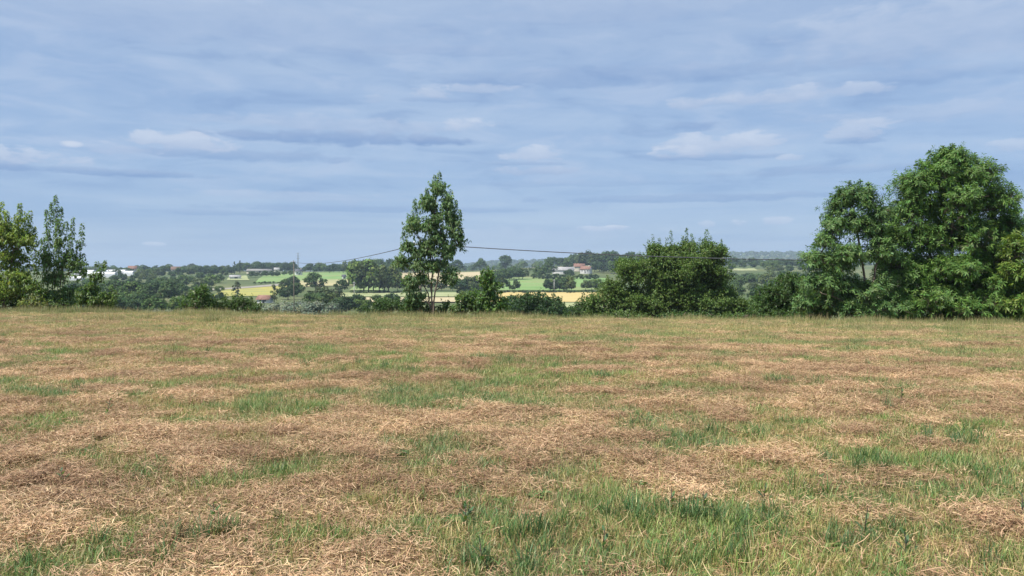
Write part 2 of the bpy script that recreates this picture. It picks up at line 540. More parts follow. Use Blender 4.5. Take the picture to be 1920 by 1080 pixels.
field('pale_green_field', [(1000, 578), (1150, 578), (1150, 568), (1000, 568.5)], M['palegreen'], lift=.3)
field('pale_field', [(1372, 508), (1420, 508), (1415, 503.5), (1376, 503.5)], M['palegreen'], lift=.4)
field('pale_field', [(335, 553), (385, 553), (380, 546.5), (340, 547)], M['palegreen'], lift=.4)
field('pale_field', [(425, 526), (468, 526), (462, 517), (432, 519)], M['palegreen'], lift=.4)
field('tan_field', [(262, 576), (300, 576), (296, 570), (266, 570)], M['tan'], lift=.4)

# ------------------------------------------------------------------ foliage builders
def unit(a):
    return a / (np.linalg.norm(a, axis=-1, keepdims=True) + 1e-9)


def rnd_dirs(n):
    return unit(RNG.normal(size=(n, 3)))


def leaf_cards(B, A, S, L, W, fold=.12, droop=.15, long=False):
    """B base, A axis, S side (n,3). Two-facet leaf, or a longer six-point leaf."""
    A = unit(A); S = unit(S - A * np.sum(S * A, -1, keepdims=True)); Nn = np.cross(A, S)
    L = np.asarray(L)[:, None]; W = np.asarray(W)[:, None]
    down = np.array([[0, 0, -1.0]])
    n = len(B)
    if not long:
        v = np.stack([B, B + A * .45 * L + S * W * .5 + Nn * fold * W, B + A * L + down * droop * L, B + A * .45 * L - S * W * .5 + Nn * fold * W], 1)
        k = np.arange(n)[:, None] * 4
        f = [np.concatenate([k + np.array([[0, 1, 2]]), k + np.array([[0, 2, 3]])])]
        return v.reshape(-1, 3), f, 4
    m1 = B + A * .33 * L + down * droop * .15 * L; m2 = B + A * .70 * L + down * droop * .5 * L
    v = np.stack([B, m1 + S * W * .45, m1 - S * W * .45, m2 + S * W * .42, m2 - S * W * .42, B + A * L * .98 + down * droop * L], 1)
    k = np.arange(n)[:, None] * 6
    f = [np.concatenate([k + np.array([[0, 2, 1]]), k + np.array([[3, 4, 5]])]), k + np.array([[1, 2, 4, 3]])]
    return v.reshape(-1, 3), f, 6


def tint_cols(n, base, var=.25, hue=.12):
    b = np.asarray(base)[None]
    c = b * (1 + RNG.normal(size=(n, 1)) * var).clip(.45, 1.8)
    c = c * (1 + RNG.normal(size=(n, 3)) * np.array([[hue, hue * .4, hue]]))
    return c.clip(.004, .9)


def skeleton(stems, ends, step=.4, up=.25, tip_r=.006, expo=.47, updir=0.0, rmax=None, foot=.6):
    """stems: list of polylines (world points). Each end joins the nearest suitable node."""
    nodes = []; par = []
    for st in stems:
        prev = 0 if nodes and np.linalg.norm(np.array(nodes[0]) - st[0]) < .01 else -1
        start = 1 if prev == 0 else 0
        for j, p in enumerate(st[start:]):
            if nodes and prev >= 0:
                a = nodes[prev]; k = max(1, int(np.linalg.norm(p - a) / step))
                for q in range(1, k + 1):
                    nodes.append(a + (p - a) * q / k + (RNG.normal(size=3) * .02 if q < k else 0)); par.append(prev); prev = len(nodes) - 1
            else:
                nodes.append(np.array(p, float)); par.append(-1); prev = len(nodes) - 1
    base = nodes[0]
    cap = len(nodes) + len(ends) * 14 + 50
    arr = np.zeros((cap, 3)); cnt = len(nodes)
    arr[:cnt] = nodes
    order = np.argsort(np.linalg.norm(ends - base, axis=1))
    tips = []
    pars = list(par)
    for e in order:
        p = ends[e]
        dv = p[None] - arr[:cnt]
        dist = np.linalg.norm(dv, axis=1)
        hd = np.linalg.norm(dv[:, :2], axis=1)
        cost = dist + .9 * np.maximum(0, up * hd - dv[:, 2])
        cost = cost + 1.6 * np.maximum(0, 1 - (arr[:cnt, 2] - base[2]) / foot)
        i = int(np.argmin(cost))
        a = arr[i].copy(); D = np.linalg.norm(p - a)
        k = int(min(12, max(1, D / step)))
        mid = (a + p) / 2 + np.array([0, 0, -updir * D]) + RNG.normal(size=3) * .05 * D
        prev = i
        for q in range(1, k + 1):
            t = q / k
            arr[cnt] = (1 - t)**2 * a + 2 * t * (1 - t) * mid + t * t * p
            pars.append(prev); prev = cnt; cnt += 1
        tips.append(prev)
    arr = arr[:cnt]; pars = np.array(pars)
    w = np.zeros(cnt)
    for t in tips: w[t] += 1
    for i in range(cnt - 1, 0, -1):
        if pars[i] >= 0: w[pars[i]] += max(w[i], .3)
    rad = tip_r * np.maximum(w, .6) ** expo
    if rmax: rad = np.minimum(rad, rmax)
    return arr, pars, rad


def tubes(arr, par, rad, nside=5, minr=0.0):
    i = np.where((par >= 0) & (rad >= minr))[0]
    a = arr[par[i]]; b = arr[i]; ra = np.minimum(rad[par[i]], rad[i] * 1.6); rb = rad[i]
    T = unit(b - a)
    a = a - T * (ra * .4)[:, None]
    ref = np.where(np.abs(T[:, 2:3]) > .9, np.array([[1., 0, 0]]), np.array([[0, 0, 1.]]))
    U = unit(np.cross(T, ref)); V = np.cross(T, U)
    an = np.arange(nside) * 2 * pi / nside
    c = (np.cos(an)[None, :, None] * U[:, None] + np.sin(an)[None, :, None] * V[:, None])
    v = np.concatenate([a[:, None] + c * ra[:, None, None], b[:, None] + c * rb[:, None, None]], 1).reshape(-1, 3)
    k = np.arange(len(i))[:, None] * 2 * nside
    f = []
    for s in range(nside):
        f.append(k + np.array([[s, (s + 1) % nside, nside + (s + 1) % nside, nside + s]]))
    return v, [np.concatenate(f)]


def lobes_world(lobes, d, depth=.75):
    C = []; R = []
    pcs = np.array([at(l[0], l[1], d) for l in lobes])
    x0 = np.average(pcs[:, 0], weights=[l[2] for l in lobes])
    half = max(abs(p[0] - x0) + l[2] * d / F for p, l in zip(pcs, lobes))
    for p, l in zip(pcs, lobes):
        rx = l[2] * d / F; rz = l[3] * d / F
        D = math.sqrt(max(0., half**2 - (p[0] - x0)**2)) * depth
        D *= min(1.0, .35 + rx / (half + 1e-6))
        C.append(p); R.append((rx, max(rx, D), rz))
    return np.array(C), np.array(R)


def crown_points(C, R, dens, shell=.45, seed=0):
    P = []; O = []
    for i in range(len(C)):
        r = R[i]
        area = 4 * pi * (((r[0] * r[1])**1.6 + (r[0] * r[2])**1.6 + (r[1] * r[2])**1.6) / 3) ** (1 / 1.6)
        n = max(5, int(area * dens))
        u = rnd_dirs(n)
        rr = RNG.random((n, 1)) ** shell
        p = C[i] + u * rr * R[i]
        # drop most of what lies deep inside a neighbouring lobe
        keep = np.ones(n, bool)
        for j in range(len(C)):
            if j != i:
                q = np.linalg.norm((p - C[j]) / R[j], axis=1)
                keep &= ~((q < .62) & (RNG.random(n) < .8))
        P.append(p[keep]); O.append(unit((u / R[i])[keep]))
    return np.concatenate(P), np.concatenate(O)


def near_tree(name, label, cat, d, base_px, lobes, stems_px=None, style='twig', dens=3.0, leaf=(.09, .05), leafcol=(.06, .11, .03), per=(3, 8),
              shoot=.5, bark='bark', tip_r=.006, depth=.75, droop=.25, group=None, upb=.25, shell=.45, var=.25, mat='leaf', sink=.05, expo=.47, splay=.5, bare=None, rmax=None, clump=None, spikes=()):
    bx = at(base_px, 590, d)[0]
    base = np.array([bx, d, float(ground(bx, d)) - sink])
    root = thing(name, label, cat, base, 0, group)
    C, R = lobes_world(lobes, d, depth)
    P, O = crown_points(C, R, dens, shell)
    g = ground(P[:, 0], P[:, 1])
    ok = P[:, 2] > g + .12
    P, O = P[ok], O[ok]
    if stems_px:
        stems = [[base] + [at(px, r, d + dy) for (px, r, dy) in st] for st in stems_px]
    else:
        top = C[np.argmax(C[:, 2])]
        stems = [[base, base * .6 + top * .4, top * .9 + base * .1]]
    up = np.array([[0, 0, 1.0]])
    n = len(P)
    if style == 'upright':
        D = unit(up * 1.0 + O * np.array([[.35, .35, .15]]) + RNG.normal(size=(n, 3)) * .12)
        start = P - D * shoot * (.6 + .6 * RNG.random((n, 1)))
    else:
        D = unit(O * .9 + up * .35 + RNG.normal(size=(n, 3)) * .35)
        start = P - D * shoot * (.4 + .6 * RNG.random((n, 1)))
    ends = start
    if clump:                               # shoots gathered in clumps, mostly on their upper sides
        cr0, cr1, ns = clump
        ends = P - O * .3
        q = np.repeat(np.arange(len(P)), ns)
        u = rnd_dirs(len(q)); u = unit(u + np.array([[0, 0, .45]]) + O[q] * .35)
        rr = (cr0 + (cr1 - cr0) * RNG.random(len(P)))[q][:, None] * (.55 + .5 * RNG.random((len(q), 1)))
        start = ends[q] + u * rr * .15
        P = ends[q] + u * rr * np.array([[1, 1, .8]])
        D = unit(u + up * .2); n = len(P)
        ok = P[:, 2] > ground(P[:, 0], P[:, 1]) + .1
        start, P, D = start[ok], P[ok], D[ok]; n = len(P)
    arr, par, rad = skeleton(stems, ends, up=upb, tip_r=tip_r, expo=expo, rmax=rmax)
    v, f = tubes(arr, par, rad, 5, tip_r * .8)
    # shoots themselves
    k = np.arange(n)
    arr2 = np.concatenate([start, P]); par2 = np.concatenate([np.full(n, -1), k]); rad2 = np.concatenate([np.full(n, tip_r), np.full(n, tip_r * .5)])
    v2, f2 = tubes(arr2, par2, rad2, 3)
    trunk = mesh_np('trunk', np.concatenate([v, v2]) - base, [f[0], f2[0] + len(v)], M[bark], None, True)
    link('trunk', trunk, root)
    # leaves
    nt, m = per
    if style == 'upright':
        rep = np.repeat(k, nt * m)
        t = RNG.random((len(rep), 1)) ** .8
        B = start[rep] + (P - start)[rep] * (t * 1.05 - .02) + RNG.normal(size=(len(rep), 3)) * .015
        rd = rnd_dirs(len(rep)) * np.array([[1, 1, .35]])
        A = unit(D[rep] * .25 + rd * .8 + np.array([[0, 0, -droop]]))
        S = rnd_dirs(len(rep))
        S = S - up * np.sum(S * up, -1, keepdims=True) * .7
    elif style == 'twig':
        rt = np.repeat(k, nt)
        sub = unit(D[rt] * .8 + RNG.normal(size=(len(rt), 3)) * splay + up * .12)
        t0 = RNG.random((len(rt), 1))
        sb = start[rt] + (P - start)[rt] * t0
        sl = shoot * (.5 + .7 * RNG.random((len(rt), 1)))
        rep = np.repeat(np.arange(len(rt)), m)
        t = RNG.random((len(rep), 1))
        B = sb[rep] + sub[rep] * sl[rep] * t
        A = unit(sub[rep] * .5 + rnd_dirs(len(rep)) * .8 + np.array([[0, 0, -droop]]))
        S = rnd_dirs(len(rep)); S = S - up * np.sum(S * up, -1, keepdims=True) * .6
    else:                                   # rosettes of long leaves at shoot ends
        rt = np.repeat(k, nt)
        sub = unit(D[rt] + RNG.normal(size=(len(rt), 3)) * splay + up * .25)
        sb = start[rt] + (P - start)[rt] * (.3 + .7 * RNG.random((len(rt), 1)))
        tip = sb + sub * shoot * (.3 + .7 * RNG.random((len(rt), 1)))
        rep = np.repeat(np.arange(len(rt)), m)
        an = np.tile(np.arange(m) * 2.4, len(rt)) + np.repeat(RNG.random(len(rt)) * 6.3, m)
        ref = np.where(np.abs(sub[:, 2:3]) > .9, np.array([[1., 0, 0]]), np.array([[0, 0, 1.]]))
        U = unit(np.cross(sub, ref)); V = np.cross(sub, U)
        radial = np.cos(an)[:, None] * U[rep] + np.sin(an)[:, None] * V[rep]
        back = np.tile(np.linspace(0, 1, m), len(rt))[:, None]
        B = tip[rep] - sub[rep] * back * .16
        A = unit(radial + sub[rep] * (.75 - .7 * back) + RNG.normal(size=(len(rep), 3)) * .15 + np.array([[0, 0, -.12]]))
        S = np.cross(A, sub[rep]) + RNG.normal(size=A.shape) * .15
    for (sx, sr0, sr1, sw) in spikes:        # single leafy shoots standing out of the crown
        a = at(sx + RNG.uniform(-2, 2), sr1, d + RNG.uniform(-.3, .3)); b = at(sx, sr0, d + RNG.uniform(-.3, .3)); ln = np.linalg.norm(b - a)
        q = int(ln / leaf[1] * 7.5 * max(1, sw / 6))
        t = RNG.random((q, 1)); rw = sw * d / F * (1.05 - t) ** .6 * (.55 + .9 * vnoise(t * 5 + sx, t * 0, 5))
        rdir = rnd_dirs(q)
        B = np.concatenate([B, a + (b - a) * t + rdir * rw * RNG.random((q, 1)) ** .6 * .8])
        A = np.concatenate([A, unit(rdir * np.array([[1, 1, .4]]) + np.array([[0, 0, .35 - droop * .6]]) + RNG.normal(size=(q, 3)) * .2)])
        S = np.concatenate([S, rnd_dirs(q) * np.array([[1, 1, .4]])])
        gs = Geo(); gs.tube(np.array([a, a * .5 + b * .5 + RNG.normal(size=3) * .02, b]) - base, [tip_r * 1.6, tip_r, tip_r * .4], 4)
        link('shoot', gs.mesh('shoot', M[bark]), root)
    if bare is not None:                    # thinned window where bare branches and sky show
        bc = at(bare[0], bare[1], d)
        q = ((B[:, 0] - bc[0]) / (bare[2] * d / F))**2 + ((B[:, 2] - bc[2]) / (bare[3] * d / F))**2
        ok = (q > 1) | (RNG.random(len(q)) < bare[4])
        B, A, S = B[ok], A[ok], S[ok]
    n = len(B)
    sz = (.65 + .6 * RNG.random(n))
    v, f, kk = leaf_cards(B - base, A, S, leaf[0] * sz, leaf[1] * sz, droop=droop, long=(style == 'rosette'))
    patch = 1 + .3 * (fbm(B[:, 0] * 1.1 + 40, B[:, 2] * 1.1 + B[:, 1] * .7, 77, 2) - .5)[:, None]
    cols = tint_cols(n, leafcol, var) * patch
    me = mesh_np('crown', v, f, M[mat], np.repeat(cols, kk, axis=0))
    link('crown', me, root)
    return root


# ------------------------------------------------------------------ trees and shrubs along the field edge
near_tree('cherry_tree', 'slender upright tree with drooping leaves, standing alone on the field edge', 'tree', 37.5, 812,
          [(822, 356, 13, 24), (804, 384, 20, 26), (841, 388, 15, 34), (776, 424, 20, 28), (812, 425, 32, 40), (848, 428, 16, 38), (764, 466, 16, 20), (800, 470, 28, 24),
           (838, 476, 20, 28), (755, 494, 20, 15), (785, 500, 18, 14), (772, 535, 16, 30), (846, 520, 9, 24), (856, 450, 10, 24), (826, 500, 14, 14), (808, 500, 20, 16), (790, 524, 10, 14), (838, 526, 8, 16), (785, 562, 12, 18), (780, 480, 20, 16), (822, 450, 24, 24)],
          [[(809, 530, 0), (812, 490, .1), (808, 450, .1), (815, 400, 0), (821, 345, 0)], [(807, 540, .2), (797, 480, .3), (780, 430, .2)], [(816, 545, -.2), (828, 480, -.2), (842, 400, -.1)], [(803, 550, .1), (785, 520, 0), (762, 494, 0)]],
          'twig', dens=2.7, clump=(.2, .42, 11), leaf=(.095, .054), leafcol=(.15, .235, .10), per=(1, 12), shoot=.30, bark='bark_pale', tip_r=.006, droop=.6, upb=.9, depth=.85, expo=.42, rmax=.085, splay=.4,
          spikes=[(824, 321, 360, 9), (815, 328, 365, 8), (832, 340, 380, 8), (800, 352, 395, 9), (790, 362, 400, 8), (846, 355, 400, 7), (855, 375, 420, 7), (778, 372, 420, 8), (766, 400, 440, 8), (862, 392, 440, 6), (756, 432, 465, 7), (866, 430, 470, 7), (752, 462, 490, 6)])
near_tree('cherry_tree', 'upright tree with separate tall leafy shoots, beside the dense bright tree', 'tree', 37.5, 108,
          [(106, 462, 7, 18), (90, 480, 7, 16), (126, 484, 7, 14), (143, 495, 7, 14), (108, 498, 28, 14), (100, 524, 34, 26), (128, 550, 28, 26), (92, 558, 30, 20), (148, 506, 10, 22)],
          [[(107, 500, 0), (105, 440, 0), (105, 395, 0)], [(101, 520, .2), (91, 460, .1), (88, 420, .1)], [(114, 520, -.1), (127, 470, 0), (135, 430, 0)], [(118, 530, 0), (141, 490, 0), (152, 440, 0)]],
          'twig', dens=1.9, clump=(.2, .4, 9), leaf=(.115, .058), leafcol=(.145, .225, .075), per=(1, 9), shoot=.3, tip_r=.006, droop=.55, upb=.9, expo=.42, rmax=.07, splay=.4,
          spikes=[(105, 366, 440, 6), (108, 410, 480, 8), (97, 380, 420, 4), (114, 388, 440, 5), (87, 393, 450, 6), (90, 430, 500, 7), (80, 445, 500, 5), (124, 415, 490, 6), (137, 408, 450, 5), (133, 440, 500, 6), (154, 418, 465, 5), (147, 450, 510, 7), (156, 475, 520, 5)])
near_tree('cherry_tree', 'dense bright yellow-green tree beside the tree with separate tall shoots', 'tree', 36.5, 8,
          [(3, 430, 10, 26), (36, 440, 10, 32), (54, 458, 8, 24), (18, 450, 18, 28), (15, 485, 40, 34), (35, 522, 36, 34), (10, 552, 50, 24), (-45, 470, 50, 60), (-50, 530, 60, 50), (-20, 435, 22, 36), (62, 545, 20, 28)],
          [[(5, 500, 0), (4, 420, 0)], [(15, 520, .1), (35, 420, 0)], [(-5, 520, .1), (-40, 440, 0)]],
          'twig', dens=1.9, clump=(.25, .45, 11), leaf=(.115, .062), leafcol=(.22, .29, .07), per=(1, 10), shoot=.3, droop=.5, upb=.8, expo=.42, rmax=.08, splay=.4,
          spikes=[(4, 379, 440, 9), (14, 395, 440, 8), (37, 382, 440, 8), (30, 400, 450, 7), (48, 398, 450, 7), (56, 395, 460, 7), (64, 425, 480, 7), (-12, 385, 440, 9), (70, 470, 520, 7)])
near_tree('cherry_sapling', 'low light green sapling with one leaning shoot, beside tall shoots', 'sapling', 36.6, 175,
          [(186, 520, 6, 12), (172, 548, 22, 20), (200, 562, 13, 16), (158, 564, 16, 15), (183, 567, 22, 12)],
          [[(176, 545, 0), (184, 520, 0)]],
          'twig', dens=5, clump=(.15, .3, 8), leaf=(.12, .064), leafcol=(.12, .185, .05), per=(1, 9), shoot=.25, droop=.5, upb=.7, expo=.42, spikes=[(197, 487, 505, 5), (190, 497, 530, 6), (183, 490, 500, 3), (208, 534, 560, 6), (216, 545, 575, 6)])
near_tree('bramble', 'low yellowish bramble at the foot of the dense bright tree', 'bramble', 35.6, 60,
          [(60, 568, 18, 12), (78, 572, 12, 9), (44, 574, 14, 8)], None, 'twig', dens=12, leaf=(.12, .085), leafcol=(.17, .20, .06), per=(2, 9), shoot=.3)
near_tree('elder_bush', 'small rounded bush with ragged top at the end of the low hedge', 'bush', 46, 375,
          [(375, 558, 22, 18), (368, 572, 28, 16), (390, 574, 22, 14), (382, 543, 8, 9)], None, 'twig', dens=7, leaf=(.14, .07), leafcol=(.085, .145, .036), per=(3, 10), shoot=.4, spikes=[(383, 533, 550, 6), (370, 537, 555, 6), (358, 548, 565, 6)])
near_tree('field_hedge', 'low dark green hedge along the field edge before silvery willows', 'hedge', 47, 440,
          [(412, 574, 20, 15), (435, 570, 22, 16), (460, 571, 22, 15), (478, 579, 16, 11)], None, 'twig', dens=7, leaf=(.12, .07), leafcol=(.07, .12, .03), per=(3, 10), shoot=.4, spikes=[(425, 551, 570, 6), (448, 552, 570, 6), (470, 556, 575, 6)])
near_tree('hazel_bush', 'tall narrow bright green bush with pointed top beside lone slender tree', 'bush', 37, 920,
          [(914, 519, 10, 12), (920, 537, 16, 18), (912, 558, 22, 22), (934, 568, 14, 20), (900, 576, 18, 15), (922, 580, 22, 13)], None,
          'twig', dens=9, leaf=(.13, .085), leafcol=(.11, .19, .05), per=(3, 10), shoot=.38, droop=.35, spikes=[(913, 501, 525, 7), (922, 508, 530, 6), (905, 512, 535, 6), (933, 530, 560, 6)])
near_tree('bramble', 'low pale-leaved bramble between slender tree and pointed bush', 'bramble', 36.4, 870,
          [(872, 568, 16, 16), (888, 577, 14, 12), (858, 580, 16, 10), (876, 554, 8, 8)], None, 'twig', dens=12, leaf=(.14, .10), leafcol=(.12, .19, .065), per=(3, 9), shoot=.3)
near_tree('bramble', 'dark bramble thicket at the foot of the lone slender tree', 'bramble', 38.0, 800,
          [(790, 578, 22, 14), (815, 584, 20, 9), (770, 574, 20, 18), (835, 578, 14, 14)], None, 'twig', dens=9, leaf=(.11, .08), leafcol=(.075, .13, .038), per=(3, 9), shoot=.35)
near_tree('thorn_bush', 'broad dark bush crossed by sunlit leaves left of lone slender tree', 'bush', 62, 735,
          [(735, 578, 30, 18), (705, 584, 24, 14), (760, 580, 24, 18), (715, 572, 14, 10)], None, 'twig', dens=4, leaf=(.16, .09), leafcol=(.06, .105, .03), per=(3, 10), shoot=.5, spikes=[(740, 556, 575, 6), (722, 560, 578, 6)])
near_tree('oak_thicket', 'wide shrubby tree with upright shoots along its top, crossed by cable', 'tree', 58, 1275,
          [(1226, 474, 12, 14), (1258, 476, 10, 18), (1290, 470, 14, 20), (1326, 470, 12, 18), (1350, 478, 12, 12), (1240, 490, 36, 14), (1300, 494, 60, 22),
           (1195, 514, 44, 28), (1265, 522, 62, 36), (1340, 522, 34, 44), (1150, 550, 32, 32), (1225, 567, 70, 30), (1320, 572, 70, 30), (1122, 574, 24, 24), (1385, 574, 24, 26), (1176, 500, 22, 14), (1180, 596, 80, 14), (1320, 598, 90, 14), (1175, 560, 36, 26), (1250, 545, 40, 26), (1295, 555, 44, 28), (1350, 560, 30, 26)],
          [[(1272, 540, 0), (1268, 480, 0), (1260, 450, 0)], [(1290, 540, .3), (1310, 490, .2), (1324, 450, .1)], [(1255, 545, .2), (1210, 520, .4), (1170, 520, .3)], [(1285, 550, .2), (1340, 530, .2), (1365, 520, 0)]],
          'twig', dens=1.2, clump=(.4, .8, 16), leaf=(.11, .07), leafcol=(.13, .20, .055), per=(2, 15), shoot=.45, bark='bark', depth=.6, shell=.4, var=.34,
          spikes=[(1224, 440, 475, 7), (1216, 450, 480, 6), (1236, 446, 480, 6), (1258, 432, 475, 7), (1250, 446, 480, 6), (1288, 428, 470, 7), (1280, 442, 470, 6), (1297, 438, 470, 6), (1312, 444, 475, 6), (1325, 430, 470, 7), (1333, 442, 475, 6), (1352, 450, 480, 7), (1343, 455, 480, 6), (1200, 470, 500, 7), (1185, 474, 505, 6), (1165, 488, 515, 7), (1360, 458, 490, 5)])
near_tree('blackthorn_bush', 'rounded dark fine-leaved bush between the wide shrubby tree and the chestnut', 'bush', 44, 1455,
          [(1450, 562, 38, 36), (1478, 534, 26, 22), (1424, 580, 24, 20), (1500, 562, 36, 36), (1465, 592, 60, 16), (1540, 580, 30, 26)], None,
          'twig', dens=2.2, clump=(.35, .6, 12), leaf=(.11, .065), leafcol=(.075, .135, .036), per=(2, 11), shoot=.35, spikes=[(1478, 508, 535, 7), (1490, 512, 540, 7), (1460, 520, 545, 7), (1445, 526, 550, 7)])
near_tree('sweet_chestnut', 'smaller chestnut tree with bare inner branches leaning against the big round chestnut', 'tree', 37, 1625,
          [(1590, 372, 26, 26), (1622, 376, 22, 28), (1570, 394, 12, 28), (1562, 430, 26, 34), (1606, 424, 36, 34), (1585, 480, 48, 28), (1525, 490, 28, 20), (1545, 540, 40, 32), (1612, 545, 46, 36), (1522, 532, 24, 22), (1560, 576, 60, 20), (1650, 410, 16, 26),
           (1655, 480, 28, 36), (1655, 540, 32, 40), (1610, 585, 60, 14), (1670, 580, 40, 18), (1510, 575, 24, 20), (1640, 440, 26, 34), (1650, 395, 18, 26), (1545, 458, 22, 18), (1565, 500, 40, 24)],
          [[(1622, 540, 0), (1610, 450, 0), (1595, 370, 0)], [(1612, 560, .2), (1570, 510, .2), (1535, 480, .2)], [(1634, 550, -.2), (1648, 470, 0), (1655, 400, 0)], [(1600, 575, -.4), (1560, 555, -.8), (1520, 545, -1.0)], [(1640, 570, -.6), (1675, 545, -1.4), (1700, 500, -1.4)]],
          'rosette', dens=1.35, clump=(.32, .58, 17), leaf=(.175, .048), leafcol=(.115, .20, .06), per=(1, 10), shoot=.40, mat='leaf_gloss', tip_r=.009, depth=.7, droop=.3, splay=.4, bare=(1652, 372, 14, 26, .5), rmax=.06,
          spikes=[(1572, 350, 390, 9), (1590, 340, 375, 9), (1612, 338, 372, 9), (1628, 342, 380, 9), (1562, 362, 400, 8), (1552, 405, 440, 8)])
near_tree('sweet_chestnut', 'big round dense chestnut tree with dark hollow base at the field edge', 'tree', 38.5, 1790,
          [(1788, 302, 30, 24), (1748, 338, 38, 34), (1822, 333, 40, 36), (1706, 374, 26, 30), (1770, 387, 56, 46), (1850, 382, 46, 40), (1880, 430, 32, 40), (1910, 428, 24, 34), (1800, 442, 66, 44), (1730, 452, 34, 36), (1866, 482, 54, 44),
           (1760, 507, 70, 38), (1700, 520, 40, 34), (1838, 540, 70, 36), (1730, 560, 70, 26), (1900, 545, 40, 40), (1690, 575, 44, 20), (1790, 574, 100, 18), (1880, 572, 54, 22), (1840, 590, 90, 12), (1692, 415, 30, 34), (1672, 452, 28, 30), (1702, 352, 24, 26), (1665, 500, 30, 34)],
          [[(1788, 540, 0), (1785, 440, 0), (1786, 310, 0)], [(1780, 550, .3), (1740, 470, .4), (1705, 400, .3)], [(1795, 550, -.2), (1840, 470, -.3), (1880, 410, -.2)], [(1775, 570, -.6), (1720, 560, -1.4), (1670, 545, -1.8)],
           [(1800, 565, -.6), (1860, 555, -1.4), (1910, 535, -1.8)]],
          'rosette', dens=1.15, clump=(.42, .78, 22), leaf=(.185, .05), leafcol=(.115, .205, .048), per=(1, 11), shoot=.45, mat='leaf_gloss', tip_r=.009, depth=.8, droop=.32, splay=.4, rmax=.11, shell=.35,
          spikes=[(1785, 270, 310, 11), (1768, 276, 312, 10), (1805, 278, 315, 10), (1745, 284, 325, 10), (1826, 288, 325, 10), (1722, 300, 345, 9), (1850, 318, 350, 9), (1700, 335, 370, 9), (1876, 352, 390, 8), (1896, 380, 420, 8)])
near_tree('sweet_chestnut', 'young yellow-green chestnut in front of the big round chestnut', 'tree', 36.2, 1950,
          [(1908, 482, 20, 26), (1932, 522, 34, 34), (1955, 448, 34, 36), (1985, 520, 50, 50), (1912, 458, 12, 16), (1902, 512, 24, 18), (1960, 567, 60, 26), (1910, 575, 40, 20)], None,
          'rosette', dens=1.3, clump=(.35, .6, 13), leaf=(.21, .058), leafcol=(.15, .225, .045), per=(1, 11), shoot=.42, mat='leaf_gloss', tip_r=.009, depth=.7, droop=.3, splay=.4)
near_tree('thorn_bush', 'dark blue-green bush clump in the dip between pointed bush and wide shrubby tree', 'bush', 88, 1010,
          [(975, 578, 20, 24), (1010, 572, 24, 24), (1042, 578, 20, 26), (990, 560, 14, 12), (1025, 590, 44, 18), (958, 590, 18, 16)], None, 'twig', dens=2.6, leaf=(.20, .12), leafcol=(.06, .11, .04), per=(4, 11), shoot=.6, spikes=[(1010, 545, 570, 7), (985, 550, 570, 7), (1040, 553, 575, 7)])
near_tree('thorn_bush', 'ragged bush in the dip touching the wide shrubby tree', 'bush', 60, 1095,
          [(1095, 578, 20, 22), (1085, 590, 26, 14), (1110, 566, 12, 14), (1120, 592, 22, 14)], None, 'twig', dens=4.5, leaf=(.16, .09), leafcol=(.07, .125, .036), per=(3, 10), shoot=.5, spikes=[(1094, 550, 575, 6)])
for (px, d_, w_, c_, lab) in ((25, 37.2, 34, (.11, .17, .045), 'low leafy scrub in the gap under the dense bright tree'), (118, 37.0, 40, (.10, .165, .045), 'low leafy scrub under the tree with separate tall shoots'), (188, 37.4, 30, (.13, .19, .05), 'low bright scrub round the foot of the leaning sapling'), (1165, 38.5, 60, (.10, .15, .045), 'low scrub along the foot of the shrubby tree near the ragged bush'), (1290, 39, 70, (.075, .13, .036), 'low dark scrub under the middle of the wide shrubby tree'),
                              (1410, 39, 55, (.085, .145, .04), 'low scrub between the wide shrubby tree and the fine-leaved bush'), (1520, 38, 50, (.07, .125, .035), 'low scrub under the left boughs of the smaller chestnut'), (1690, 41, 80, (.05, .09, .028), 'dark scrub backdrop added to fill the hollow between the two chestnut trunks'), (1850, 42, 90, (.05, .09, .028), 'dark scrub backdrop added behind the trunk of the big round chestnut')):  # darkest scrub at the chestnuts is added as a dark backdrop
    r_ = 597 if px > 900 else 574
    near_tree('bramble', lab, 'bramble', d_, px, [(px - w_ * .5, r_, w_ * .45, 9 if px > 900 else 15), (px, r_ - 3, w_ * .5, 11 if px > 900 else 18), (px + w_ * .5, r_, w_ * .45, 9 if px > 900 else 14)], None, 'twig', dens=7, leaf=(.11, .065), leafcol=c_, per=(3, 9), shoot=.3)

